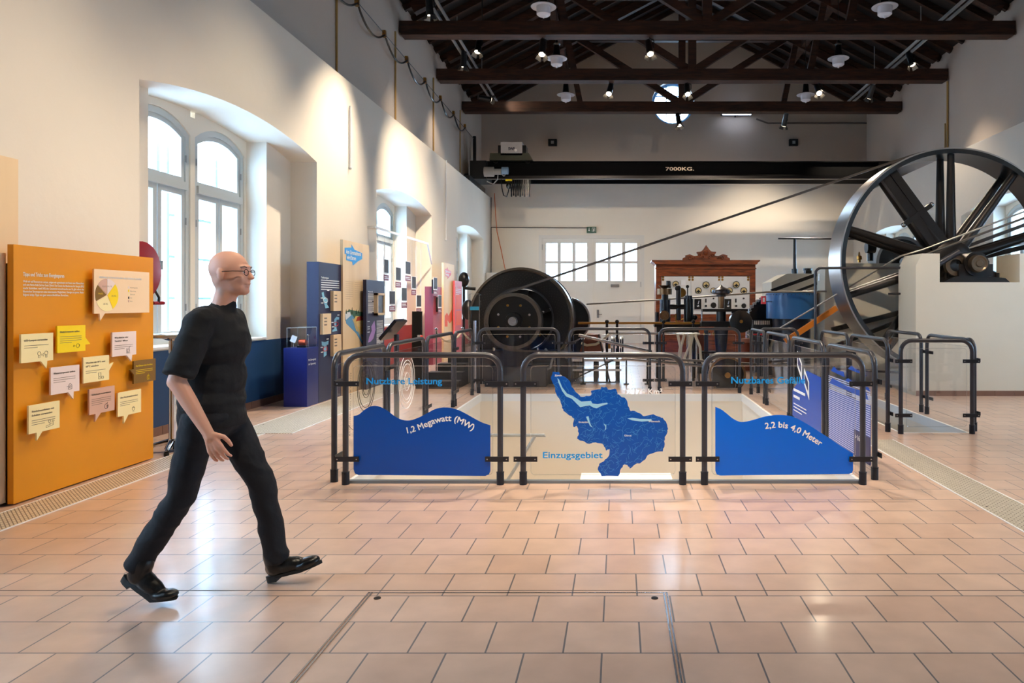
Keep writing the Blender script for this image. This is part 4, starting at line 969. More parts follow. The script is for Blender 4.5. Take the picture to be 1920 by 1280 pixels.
MB().prism([(-2.75, 0), (-.92, 0), (-.92, .34), (-1.05, .62), (-2.65, .62), (-2.75, .34)], 13.35, 15.3).build('foundation_frame', navy_iron, g)
MB().prism([(-2.15, .35), (-1.57, .35), (-1.7, 1.1), (-2.02, 1.1)], 13.05, 13.3).build('bearing_pedestal', navy_iron, g)
MB().box(-2.4, -1.3, 12.9, 13.35, 0, .36).build('bearing_base', navy_iron, g)
for x_ in (-2.3, -1.9, -1.5, -1.1): MB().cyl((x_, 13.3, .62), (x_, 13.3, .68), .03, seg=8).build('foundation_bolt', steel, g)
MB().cyl((-1.95, 13.2, 1.2), (-1.95, 13.2, 1.36), .03, seg=10).build('oil_cup', brass, g)
MB().tube([(-1.35, 13.2, .66), (-1.2, 13.15, .5), (-1.25, 13.1, .32), (-1.4, 13.1, .25)], .025, 10).build('cable_conduit', greyp, g)
e = thing('exciter', 'smaller black exciter drum just right of the ring generator', 'exciter', (-1.1, 15.6, 0))
MB().lathe((-1.1, 15.4, 1.13), (0, 1, 0), [(0, 0), (0, .46), (.02, .5), (.05, .5), (.06, .46), (.5, .46), (.5, 0)], 56).build('drum', black, e)
MB().lathe((-1.1, 15.38, 1.13), (0, 1, 0), [(0, .46), (0, .49), (.03, .5), (.03, .46), (0, .46)], 56).build('drum_rim', steel, e)
MB().cyl((-1.1, 15.36, 1.13), (-1.1, 15.4, 1.13), .16, seg=24).build('bearing_cover', iron, e)
MB().box(-1.45, -.75, 15.45, 15.9, 0, .72).build('stand', navy_iron, e)
# dark steps and rope barrier beside the generator
t = thing('black_steps', 'set of four low black steps beside the generator foundation', 'steps', (-2.95, 13.2, 0))
for k_ in range(4): MB().box(-3.55+.12*k_, -2.8, 12.6+.28*k_, 12.88+.28*k_, 0, .13*(k_+1)).build('step', mat('step_grey', c(52, 52, 54), .6), t)
rb = thing('rope_barrier', 'pale sagging rope barrier on steel posts left of the generator', 'rope barrier', (-3.0, 15.0, 0))
pts_b = [(-3.7, 14.6), (-3.3, 15.2), (-2.95, 15.8)]
for x_, y_ in pts_b: MB().cyl((x_, y_, 0), (x_, y_, .95), .018, seg=10).cyl((x_, y_, 0), (x_, y_, .02), .14, seg=20).sphere((x_, y_, .97), .03).build('post', steel, rb)
for (a_, b2) in zip(pts_b[:-1], pts_b[1:]):
    MB().tube([(a_[0]+(b2[0]-a_[0])*i/12, a_[1]+(b2[1]-a_[1])*i/12, .92-.22*(1-(2*i/12-1)**2)) for i in range(13)], .018, 8).build('rope', mat('cream_rope', c(226, 210, 180), .7), rb)
# clear display column
t = thing('display_column', 'clear acrylic display column with a blue label beside the generator', 'display column', (-2.45, 12.3, 0))
MB().prism(rounded(-2.54, -2.36, 0, 1.66, .02), 12.2, 12.36).build('acrylic_tube', acryl, t)
ed = MB()
for x_ in (-2.54, -2.36): ed.beam((x_, 12.2, .02), (x_, 12.2, 1.64), .008, .008)
ed.beam((-2.54, 12.2, 1.655), (-2.36, 12.2, 1.655), .008, .008); ed.build('acrylic_edge', acryl_edge, t)
MB().box(-2.53, -2.38, 12.26, 12.27, 1.38, 1.44).build('label_strip', mat('label_cyan', c(40, 160, 190), .5), t)
MB().cyl((-2.45, 12.28, 0), (-2.45, 12.28, 1.2), .025, seg=10).build('inner_rod', steel, t)
# ------------------------------------------------------------------ drive gear between the machines
t = thing('drive_unit', 'open steel gear frame with rust red housing and motor coil right of the generator', 'machine', (-.4, 14.0, 0))
s_ = 14.0/F
for y_, x0, x1, h_ in ((672, 1075, 1172, .05), (690, 1076, 1165, .04), (713, 1076, 1160, .05), (728, 1076, 1172, .1)):
    a_ = P(x0, y_, 14.0); b2 = P(x1, y_, 14.0); MB().box(a_.x, b2.x, 13.6, 14.4, a_.z-h_/2, a_.z+h_/2).build('bed_rail', steel if y_ != 728 else navy_iron, t)
for x_ in (1080, 1118, 1158):
    a_ = P(x_, 672, 14.0); 
    for yy_ in (13.65, 14.35): MB().box(a_.x-.04, a_.x+.04, yy_-.04, yy_+.04, 0, a_.z).build('bed_leg', iron, t)
MB().prism([(P(1088, 657, 14).x, P(1088, 657, 14).z), (P(1132, 657, 14).x, P(1132, 657, 14).z), (P(1124, 626, 14).x, P(1124, 626, 14).z), (P(1100, 626, 14).x, P(1100, 626, 14).z)], 13.75, 14.25).build('rust_housing', mat('rust_brown', c(128, 60, 34), .6), t)
for k_ in range(6):
    x_ = P(1146+4*k_, 645, 14).x; MB().lathe((x_, 14.0, P(0, 647, 14).z), (1, 0, 0), [(0, 0), (0, .17), (.03, .17), (.03, 0)], 24).build('motor_coil', iron if k_ % 2 else steel, t)
MB().cyl((P(1135, 0, 14).x, 14, P(0, 647, 14).z), (P(1145, 0, 14).x, 14, P(0, 647, 14).z), .07).build('motor_end', brass, t)
MB().beam(P(1122, 626, 13.6), P(1148, 735, 13.6), .03, .03, (0, 1, 0)).build('lever_arm', black, t)
MB().beam(P(1072, 712, 13.5), P(1150, 675, 13.5), .025, .025, (0, 1, 0)).build('diagonal_link', black, t)
MB().tube([P(1090, 643, 13.7), P(1100, 647, 13.7), P(1118, 645, 13.7), P(1135, 634, 13.7), P(1142, 626, 13.7)], .025, 8).build('rope_hose', mat('cream_rope', None), t)
for (x0, y0, x1, y1, r_, lab) in ((1085, 628, 1222, 660, .03, 'bright steel shaft sloping down to the right, upper one'), (1165, 672, 1320, 686, .028, 'bright steel shaft sloping gently, lower one behind the map panel')):
    t = thing('steel_shaft', lab, 'shaft', P((x0+x1)/2, 0, 13.3)*1.0, group='sloping steel shafts'); t.location.z = 0
    MB().cyl(P(x0, y0, 13.3), P(x1, y1, 13.3), r_, seg=10).build('shaft_bar', steel, t)
    for f_ in (.06, .94):
        q_p = P(x0, y0, 13.3).lerp(P(x1, y1, 13.3), f_); MB().cyl((q_p.x, 13.3, 0), (q_p.x, 13.3, q_p.z-r_), .015, seg=8).box(q_p.x-.05, q_p.x+.05, 13.25, 13.35, 0, .02).build('shaft_stand', iron, t)
t = thing('brass_guard_rail', 'two bar steel and brass guard rail running from the generator to the governors', 'guard rail', P(1190, 720, 13.9))
for y_, x0, x1, m_ in ((605.5, 1084, 1312, brass), (625, 1137, 1308, steel)):
    MB().cyl(P(x0, y_, 13.9), P(x1, y_, 13.9), .022, seg=10).build('rail_bar', m_, t)
for x_ in (1138, 1157, 1244, 1300): MB().cyl((P(x_, 0, 13.9).x, 13.9, 0), P(x_, 603, 13.9), .026, seg=10).sphere(P(x_, 603, 13.9), .04).build('rail_post', iron, t)
# cream hoses on a stand
t = thing('hose_stand', 'cream coloured hoses hanging in loops below the oil pumps', 'hoses', (P(1300, 0, 13.5).x, 13.5, 0))
hose = mat('cream_rope', None)
for k_, (x0, x1) in enumerate(((1271, 1274), (1283, 1277), (1293, 1285), (1299, 1296), (1303, 1316))):
    MB().tube([P(x0, 628, 13.45), P((x0+x1)/2+(-3 if k_ % 2 else 3), 650, 13.45), P(x1+(-2), 672, 13.45), P(x1+4, 684, 13.45)], .026, 8).build('hose', hose, t)
for x_ in (1289, 1306): MB().cyl((P(x_, 0, 13.5).x, 13.5, 0), P(x_, 625, 13.5), .022, seg=8).build('stand_post', steel, t)
MB().cyl(P(1268, 626, 13.5), P(1312, 626, 13.5), .022, seg=8).build('stand_bar', steel, t)

# ------------------------------------------------------------------ oil pumps / governors
def gv(name, label, x, Y): return thing(name, label, 'governor', (P(x, 0, Y).x, Y, 0))
Y = 14.6; k = Y/F
G = gv('oil_pump_governor', 'black and bronze twin cylinder governor pump with a bronze bowl on top', 1262, Y)
def lz(x, y, Yq=Y): return P(x, y, Yq)
def vcyl(par, name, m, x, y0, y1, rpx, r2=None, Yq=Y, seg=24):
    kk = Yq/F; return MB().cyl(lz(x, y1, Yq), lz(x, y0, Yq), rpx*kk, (r2 if r2 is not None else rpx)*kk, seg).build(name, m, par)
vcyl(G, 'pump_body', navy_iron, 1247, 562, 604, 10); vcyl(G, 'neck', black, 1247, 548, 562, 6)
vcyl(G, 'bronze_bowl', bronze, 1246, 541, 552, 14); vcyl(G, 'bowl_cover', bronze, 1246, 535, 541, 4, 12)
vcyl(G, 'top_nut', black, 1254, 528, 540, 4)
vcyl(G, 'second_body', black, 1291, 560, 605, 9); vcyl(G, 'second_cap', navy_iron, 1291, 554, 560, 7)
vcyl(G, 'third_body', black, 1272, 540, 600, 4.5); MB().sphere(lz(1271, 540), 6*k).build('valve_ball', black, G)
MB().sphere(lz(1289, 537), 3.2*k).build('small_ball', black, G); vcyl(G, 'ball_stem', black, 1289, 540, 560, 1)
MB().cyl(lz(1255, 575), lz(1290, 575), 5*k).build('cross_pipe', black, G)
MB().lathe(lz(1245, 591)+Vector((0, -.16, 0)), (0, 1, 0), [(0, 0), (0, 4*k), (.01, 5*k), (.01, 8*k), (-.01, 9*k), (.05, 9.5*k), (.05, 0)], 32).build('hand_wheel', bronze, G)
MB().box(lz(1226, 0).x, lz(1312, 0).x, Y-.25, Y+.25, lz(0, 612).z, lz(0, 604).z).build('table_plate', iron, G)
MB().box(lz(1230, 0).x, lz(1308, 0).x, Y-.2, Y+.2, lz(0, 624).z, lz(0, 612).z).build('table_beam', black, G)
for x_ in (1234, 1302): MB().box(lz(x_, 0).x-.05, lz(x_, 0).x+.05, Y-.18, Y+.18, 0, lz(0, 624).z).build('table_leg', black, G)
vcyl(G, 'side_tank', navy_iron, 1232, 585, 606, 3.5); vcyl(G, 'feed_pipe', brass, 1268, 588, 606, 2.2); MB().sphere(lz(1303, 595), 5*k).build('oil_ball', black, G)
MB().tube([lz(1250, 598), lz(1262, 592), lz(1274, 600), lz(1286, 597), lz(1296, 592)], 1.2*k, 6).build('brass_line', brass, G)
MB().lathe(lz(1280, 548)+Vector((0, .3, 0)), (0, 1, 0), [(0, 0), (0, 9*k), (.02, 9*k), (.02, 0)], 28).build('brass_dial', brass, G)
Y = 14.2; k = Y/F
G2 = gv('speed_governor', 'dark speed governor with a mushroom shaped steel head and flat black wheel', 1352, Y)
MB().lathe(lz(1352, 549, Y), (0, 0, 1), [(-3*k, 0), (-3*k, 13*k), (-1*k, 16.5*k), (3*k, 17*k), (6*k, 16*k), (9*k, 10*k), (12*k, 4*k), (14*k, 2*k), (16*k, 0)], 36).build('mushroom_head', mat('gun_metal', c(84, 78, 80), .25, .9), G2)
vcyl(G2, 'spindle_housing', bronze, 1352, 552, 578, 5.5, 6.5, Y); vcyl(G2, 'collar', black, 1352, 551, 556, 9, None, Y)
MB().box(lz(1316, 0, Y).x, lz(1400, 0, Y).x, Y-.14, Y+.14, lz(0, 584, Y).z, lz(0, 579, Y).z).build('cross_beam', iron, G2)
vcyl(G2, 'body', black, 1352, 584, 608, 9, None, Y); MB().box(lz(1314, 0, Y).x, lz(1372, 0, Y).x, Y-.12, Y+.14, lz(0, 612, Y).z, lz(0, 602, Y).z).build('lower_beam', black, G2)
MB().cyl(lz(1316, 606, Y), lz(1316, 584, Y), 1.5*k).build('side_rod', steel, G2)
MB().lathe(lz(1386, 602, Y)+Vector((0, -.22, 0)), (0, 1, 0), [(0, 0), (0, 18*k), (-.01, 20.5*k), (.16, 20.5*k), (.16, 0)], 48).build('flat_wheel', black, G2)
MB().cyl(lz(1386, 602, Y)+Vector((0, -.25, 0)), lz(1386, 602, Y)+Vector((0, -.2, 0)), 3*k).build('wheel_hub', brass, G2)
vcyl(G2, 'pedestal', navy_iron, 1352, 612, 700, 6, 14, Y); MB().box(lz(1330, 0, Y).x, lz(1376, 0, Y).x, Y-.25, Y+.25, 0, lz(0, 698, Y).z).build('foot_block', navy_iron, G2)
vcyl(G2, 'front_column', navy_iron, 1324, 618, 700, 4, None, Y); MB().box(lz(1313, 0, Y).x, lz(1342, 0, Y).x, Y-.1, Y+.1, lz(0, 662, Y).z, lz(0, 658, Y).z).build('column_shelf', black, G2)
for q in range(3): MB().sphere(lz(1322+8*q, 626, Y), 3*k).build('valve_knob', steel if q % 2 else brass, G2)
MB().beam(lz(1372, 584, Y), lz(1404, 598, Y), .05, .05, (0, 1, 0)).build('link_bar', black, G2)
# reddish motor pieces under the pumps
t = thing('red_motor', 'reddish brown motor housing below the governors behind the railing', 'motor', (P(1318, 0, 15.5).x, 15.5, 0))
MB().lathe(P(1312, 645, 15.2), (0, 1, 0), [(0, 0), (0, .13), (.02, .2), (.5, .2), (.5, 0)], 32).build('housing', mat('rust_brown', None), t)
MB().box(P(1296, 0, 15.5).x, P(1328, 0, 15.5).x, 15.3, 15.7, 0, P(0, 662, 15.5).z).build('plinth', iron, t)
t = thing('rust_tank', 'upright rust coloured tank at the right of the switchboard foot', 'tank', (P(1400, 0, 16).x, 16, 0))
MB().lathe((P(1405, 0, 16).x, 16.2, 0), (0, 0, 1), [(0, 0), (0, .22), (.62, .22), (.7, .15), (.72, 0)], 32).build('tank_body', mat('rust_brown', None), t)
MB().cyl((P(1405, 0, 16).x, 16.2, .7), (P(1405, 0, 16).x, 16.2, .85), .05, seg=12).build('tank_neck', steel, t)

# ------------------------------------------------------------------ marble switchboard
Y = 22.0; sb = thing('switchboard', 'carved mahogany switchboard cabinet with white marble panels and round meters', 'switchboard', ((1.11+4.17)/2, 22.4, 0))
q1 = lambda x, y: P(1180+x*.2031, 440+y*.2031, Y)
xa, xb = q1(245, 0).x, q1(1165, 0).x; zt = q1(0, 275).z
xi0, xi1 = q1(296, 0).x, q1(1115, 0).x; zi1, zi0 = q1(0, 380).z, q1(0, 735).z
MB().box(xa, xi0, Y, Y+.8, 0, zt).box(xi1, xb, Y, Y+.8, 0, zt).box(xi0, xi1, Y, Y+.8, zi1, zt).box(xi0, xi1, Y, Y+.8, 0, zi0).box(xa, xb, Y+.8, Y+.84, 0, zt).build('cabinet', mahog, sb)
xc0, xc1 = q1(205, 0).x, q1(1200, 0).x
MB().prism([(xc0, zt+.1), (xc0+.06, zt+.06), (xa-.02, zt-.0), (xb+.02, zt-.0), (xc1-.06, zt+.06), (xc1, zt+.1), (xc1, zt+.13), (xc0, zt+.13)], Y-.14, Y+.86).build('cornice', mahog, sb)
MB().box(xa-.02, xb+.02, Y-.04, Y, zt-.14, zt-.1).box(xi0-.06, xi1+.06, Y-.03, Y, zi1+.01, zi1+.06).build('moulding', mahog, sb)
crown = smooth_poly([(490,245),(490,225),(515,212),(512,200),(545,190),(560,188),(600,203),(632,196),(618,168),(662,160),(690,128),(700,112),(707,103),(715,112),(727,130),(755,160),(800,166),(785,196),(818,203),(855,188),(880,190),(905,200),(902,212),(925,225),(925,245)], 3)
MB().prism([(q1(*p).x, q1(*p).z+.02) for p in crown], Y-.06, Y+.02).build('carved_crown', mahog, sb)
cv = MB()
for sx_ in (-1, 1):
    for (dx, y_, r_) in ((60, 178, 12), (110, 205, 10), (150, 205, 12), (30, 200, 9)):
        cc = q1(707+sx_*dx, y_+8); cv.tube([(cc.x+r_*.2031*Y/F*math.cos(2*PI*i/12), Y-.07, cc.z+r_*.2031*Y/F*math.sin(2*PI*i/12)) for i in range(12)], .02, 6, closed=True)
cc = q1(707, 165); cv.sphere((cc.x, Y-.06, cc.z), .09)
cv.build('crown_scrolls', mahog, sb)
for a_, b2 in ((298, 569), (571, 844), (846, 1112)):
    mp_ = MB().box(q1(a_, 0).x, q1(b2, 0).x, Y+.03, Y+.07, zi0+.01, zi1-.01).build('marble_panel', marble, sb)
    for x_ in (a_+14, b2-14):
        for y_ in (392, 415): MB().cyl(Vector((q1(x_, y_).x, Y+.01, q1(x_, y_).z)), Vector((q1(x_, y_).x, Y+.03, q1(x_, y_).z)), .035, seg=12).build('panel_bolt', brass, mp_)
face = mat('meter_face', c(226, 200, 140), .4)
for x_, y_, r_ in ((428, 455, 29), (708, 462, 31), (986, 460, 31), (637, 515, 30), (1056, 515, 30), (775, 515, 28), (925, 515, 28)):
    p = q1(x_, y_); rr_ = r_*.2031*Y/F
    mo = MB().lathe((p.x, Y-.04, p.z), (0, 1, 0), [(0, rr_*.84), (-.015, rr_*.9), (-.01, rr_), (.07, rr_), (.07, 0)], 28).build('round_meter', black, sb)
    MB().cyl((p.x, Y-.035, p.z), (p.x, Y-.02, p.z), rr_*.82, seg=24).build('meter_face', face, mo)
    MB().prism([(p.x-rr_*.7, p.z-.02), (p.x, p.z-rr_*.75), (p.x+rr_*.7, p.z-.02), (p.x+.02, p.z-.0), (p.x, p.z+.03), (p.x-.02, p.z-.0)][::-1], Y-.045, Y-.036).build('meter_needle_plate', black, mo)
for x_, y_, w_, h_ in ((632, 640, 62, 95), (908, 640, 62, 95)):
    p = q1(x_-w_/2, y_+h_/2); p2 = q1(x_+w_/2, y_-h_/2)
    mo = MB().box(p.x, p2.x, Y-.05, Y+.03, p.z, p2.z).build('relay_box', black, sb)
    MB().sphere(((p.x+p2.x)/2, Y-.06, (p.z+p2.z)/2-.06), .045).cyl(((p.x+p2.x)/2, Y-.06, (p.z+p2.z)/2), ((p.x+p2.x)/2+.03, Y-.06, (p.z+p2.z)/2+.1), .015, seg=8).build('relay_lever', steel, mo)
for x_, y_, r_ in ((777, 650, 26), (1057, 655, 22), (707, 657, 10), (986, 657, 10), (777, 588, 8), (1055, 588, 8)):
    p = q1(x_, y_); rr_ = r_*.2031*Y/F; MB().lathe((p.x, Y-.05, p.z), (0, 1, 0), [(0, 0), (0, rr_*.8), (.02, rr_), (.08, rr_), (.08, 0)], 20).build('switch_knob', black, sb)
for x_ in (707, 984): p = q1(x_, 607); MB().box(p.x-.02, p.x+.02, Y, Y+.03, p.z-.06, p.z+.06).build('slot_switch', black, sb)
p = q1(498, 440); MB().box(p.x-.07, p.x+.07, Y-.03, Y+.03, p.z-.08, p.z+.08).build('counter_box', whitei, sb)
p = q1(360, 450); MB().box(p.x-.06, p.x+.06, Y-.03, Y+.03, p.z-.08, p.z+.08).build('relay_box', black, sb)
# ------------------------------------------------------------------ blue drum, gear wheel, blocks
t = thing('blue_drum', 'large blue riveted cylindrical guard drum left of the flywheel', 'drum', (P(1504, 0, 14.6).x, 14.6, 0))
dz1, dz0 = P(0, 546, 14).z, P(0, 598, 14).z; dx = 3.5
MB().lathe((dx, 14.6, dz0), (0, 0, 1), [(0, .0), (0, .49), (.0, .5), (dz1-dz0, .5), (dz1-dz0, 0)], 56).build('drum_shell', bluep, t)
MB().lathe((dx, 14.6, dz1), (0, 0, 1), [(-.02, .5), (-.02, .52), (.015, .52), (.015, .5)], 56).build('drum_rim', mat('bare_wood_rim', c(180, 150, 124), .6), t)
rv = MB()
for k_ in range(24):
    a_ = -R(200*k_/23-10); rv.sphere((dx+.502*math.cos(a_), 14.6+.502*math.sin(a_), dz1-.06), .01, 6)
rv.build('drum_rivets', mat('rivet_blue', c(30, 60, 100), .4), t)
MB().lathe((dx, 14.6, 0), (0, 0, 1), [(0, 0), (0, .38), (dz0, .38), (dz0, 0)], 32).build('drum_column', navy_iron, t)
p = P(1432, 562, 13.9)
MB().box(p.x-.05, p.x+.04, 13.88, 13.92, p.z-.08, p.z+.07).build('warning_plate', mat('plate_red', c(226, 70, 84), .5), t)
MB().box(p.x-.025, p.x+.015, 13.87, 13.88, p.z-.04, p.z+.04).build('warning_print', whitei, t)
MB().cyl((p.x+.04, 13.94, p.z-.03), (dx-.44, 14.4, p.z-.03), .012, seg=6).build('plate_arm', black, t)
t = thing('gear_wheel', 'dark half covered gear wheel with bright teeth beside the blue drum', 'gear wheel', (P(1440, 0, 15.6).x, 15.6, 0))
gc = P(1448, 604, 15.1); gc.y = 15.0
MB().ring(gc, (0, 1, 0), .54, .42, .25, 64).build('gear_rim', iron, t)
MB().cyl(gc+Vector((0, .05, 0)), gc+Vector((0, .2, 0)), .43, seg=48).build('gear_web', blackm, t)
for k_ in range(40):
    a_ = 2*PI*k_/40; d_ = Vector((math.cos(a_), 0, math.sin(a_))); MB().beam(gc+d_*.53+Vector((0, .02, 0)), gc+d_*.58+Vector((0, .02, 0)), .04, .2, (0, 1, 0)).build('gear_tooth', steel, t)
MB().box(gc.x-.1, gc.x+.1, 15.02, 15.25, 0, gc.z).build('gear_support', iron, t)
t = thing('rack_bed', 'horizontal bed with a row of white slats under the blue drum', 'machine', (P(1430, 0, 15.0).x, 15, 0))
a_, b2 = P(1412, 600, 14.7), P(1446, 628, 14.7)
MB().box(a_.x, b2.x, 14.7, 14.95, b2.z-.1, a_.z).build('bed_body', navy_iron, t)
for k_ in range(9): x_ = a_.x+.02+k_*(b2.x-a_.x-.04)/9; MB().box(x_, x_+.022, 14.68, 14.7, a_.z-.09, a_.z-.01).build('slat', whitei, t)
MB().box(a_.x, b2.x, 14.67, 14.7, b2.z, b2.z+.03).build('bed_strip', rdi, t); MB().box(a_.x+.05, b2.x-.05, 14.72, 14.92, 0, b2.z-.1).build('bed_foot', navy_iron, t)
# concrete blocks
def block(poly, y0, y1, lab, m=concrete): return MB().prism(poly, y0, y1).build('concrete_block', m, label=lab, cat='concrete block')
YBk = 11.64
n0, n1, nz, tz = P(1762, 0, YBk).x, P(1912, 0, YBk).x, P(0, 529, YBk).z, P(0, 475, YBk).z
XB0 = P(1717, 0, YBk).x
block([(XB0, 0), (9.0-.22, 0), (9.0-.22, tz), (n1, tz), (n1, nz), (n0, nz), (n0, tz), (XB0+.1, tz), (XB0, tz-.2)], YBk, YBk+.72, 'big cream concrete block in front, carrying the flywheel bearing in its notch')
mb = MB(); x_ = XB0+.005
while x_ < 8.5: mb.box(x_, x_+.31, YBk-.014, YBk, 0, .085); x_ += .318
struct(mb, 'baseboard_block', tileb)
block([(3.98, 0), (5.5, 0), (5.5, 2.27), (4.3, 2.27), (4.0, 2.17)], 13.95, 14.5, 'cream concrete block directly behind the lower rim of the flywheel')
block([(3.27, 0), (4.6, 0), (4.6, 2.13), (3.6, 2.13), (3.27, 1.95)], 15.4, 16.4, 'cream concrete block behind the blue drum')
t = thing('sprinkler_pipe', 'dark upright pipe with a horizontal cross bar above the rear concrete block', 'pipe', P(1490, 513, 16))
MB().cyl(P(1490, 514, 16), P(1490, 447, 16), .04, .03, 10).build('upright', black, t); MB().cyl(P(1459, 447, 16), P(1612, 448, 16), .018, seg=8).build('cross_bar', black, t)
MB().cyl(P(1490, 514, 16), P(1490, 504, 16), .07, seg=12).build('pipe_base', black, t)

# ------------------------------------------------------------------ flywheel
WX, WZ, WR, WY0, WY1 = 5.83, 2.22, 1.985, 12.5, 13.2
fw = thing('flywheel', 'huge black iron flywheel with bright steel rim and paired spokes', 'flywheel', (WX, (WY0+WY1)/2, 0))
rimm = mat('bright_rim', c(206, 198, 192), .33, 1)
MB().lathe((WX, WY0, WZ), (0, 1, 0), [(0, WR-.025), (0, WR), (.7, WR), (.7, WR-.025)], 128).build('rim_face', rimm, fw, smooth=50)
MB().lathe((WX, WY0, WZ), (0, 1, 0), [(0.01, WR-.1), (.0, WR-.024), (.7, WR-.024), (.69, WR-.1), (0.01, WR-.1)], 128).build('rim_body', black, fw, smooth=50)
ctr = Vector((WX, 0, WZ))
for k_ in range(10):
    a_ = R(54+36*k_); d_ = Vector((math.cos(a_), 0, math.sin(a_)))
    for yy_ in (WY0+.14, WY1-.14):
        b0 = ctr+Vector((0, yy_, 0))
        MB().tube([b0+d_*.3, b0+d_*.8, b0+d_*(WR-.08)], .075, 8, rr=[.1, .085, .062]).build('spoke', iron, fw, smooth=50)
a_ = R(126); d_ = Vector((math.cos(a_), 0, math.sin(a_))); sd = Vector((-d_.z, 0, d_.x))
for q in (-1, 1):
    MB().beam(ctr+Vector((0, WY0+.12, 0))+d_*.35+sd*.09*q, ctr+Vector((0, WY0+.12, 0))+d_*(WR-.1)+sd*.08*q, .14, .12, (0, 1, 0)).build('heavy_spoke', iron, fw)
MB().beam(ctr+Vector((0, WY0+.1, 0))+d_*1.02-sd*.28, ctr+Vector((0, WY0+.1, 0))+d_*1.02+sd*.28, .08, .1, (0, 1, 0)).build('spoke_clamp', iron, fw)
for q in (-1, 1): MB().sphere(ctr+Vector((0, WY0+.1, 0))+d_*1.02+sd*.3*q, .045).build('clamp_nut', steel, fw)
MB().lathe((WX, WY0-.02, WZ), (0, 1, 0), [(0, 0), (0, .26), (.06, .36), (.68, .36), (.74, .26), (.74, 0)], 48).build('hub', iron, fw)
MB().cyl((WX, 11.75, WZ-.06), (WX, 15.2, WZ-.06), .11, seg=28).build('axle', steel, fw)
bb = thing('bearing', 'dark pedestal bearing with round end cap in the notch of the concrete block', 'bearing', (WX, 11.95, nz))
MB().prism([(n0+.1, nz), (n1-.12, nz), (n1-.2, nz+.07), (n1-.5, nz+.1), (n0+.3, nz+.1), (n0+.16, nz+.05)], 11.7, 12.25).build('bed_plate', iron, bb)
MB().box(WX-.28, WX+.28, 11.75, 12.2, nz+.1, nz+.3).cyl((WX, 11.72, WZ-.08), (WX, 12.25, WZ-.08), .2, seg=32).build('bearing_body', iron, bb)
MB().lathe((WX, 11.62, WZ-.08), (0, 1, 0), [(0, 0), (0, .05), (.015, .06), (.015, .1), (0, .12), (.0, .135), (.12, .15), (.12, 0)], 32).build('end_cap', mat('cap_bronze', c(110, 92, 74), .35, .8), bb)
for q in (-1, 1):
    MB().cyl((WX+.24*q, 11.85, nz+.3), (WX+.24*q, 11.85, nz+.36), .03, seg=8).build('cap_bolt', iron, bb); MB().cyl((WX+.42*q, 11.9, nz+.05), (WX+.42*q, 11.9, nz+.16), .04, seg=10).build('foundation_bolt', iron, bb)
MB().lathe((WX-.3, 11.8, WZ-.1), (0, 1, 0), [(0, .1), (0, .17), (.1, .17), (.1, .1), (0, .1)], 28, R(0), R(360)).build('oil_ring_cover', mat('cap_bronze', None), bb)
MB().cyl((WX-.6, 11.8, WZ-.08), (WX-.25, 11.8, WZ+.12), .05, seg=14).build('brake_cylinder', steel_dark, bb)
# belt loop generator <-> flywheel
def belt_loop(c1, r1, c2, r2, t, y0, y1, n=28):
    d = Vector((c2[0]-c1[0], c2[1]-c1[1])); L = d.length; th = math.atan2(d.y, d.x); be = math.asin((r2-r1)/L)
    def lp(o):
        A = [(c1[0]+(r1+o)*math.cos(th+PI/2+be+(PI-2*be)*i/n), c1[1]+(r1+o)*math.sin(th+PI/2+be+(PI-2*be)*i/n)) for i in range(n+1)]
        B = [(c2[0]+(r2+o)*math.cos(th-PI/2-be+(PI+2*be)*i/n), c2[1]+(r2+o)*math.sin(th-PI/2-be+(PI+2*be)*i/n)) for i in range(n+1)]
        return A+B
    a, b = lp(.001), lp(t); n_ = len(a); vs = []
    for lpp in (a, b):
        for yv in (y0, y1): vs += [(p[0], yv, p[1]) for p in lpp]
    fs = []
    for i in range(n_):
        j = (i+1) % n_
        fs += [(i, j, n_+j, n_+i), (2*n_+i, 3*n_+i, 3*n_+j, 2*n_+j), (i, 2*n_+i, 2*n_+j, j), (n_+i, n_+j, 3*n_+j, 3*n_+i)]
    return MB().add(vs, fs)
belt_loop((gx, gz), .5, (WX, WZ), WR, .036, 12.8, 12.92).build('drive_belt', belt_m, label='long dark drive belt running from the generator pulley up to the flywheel', cat='belt')
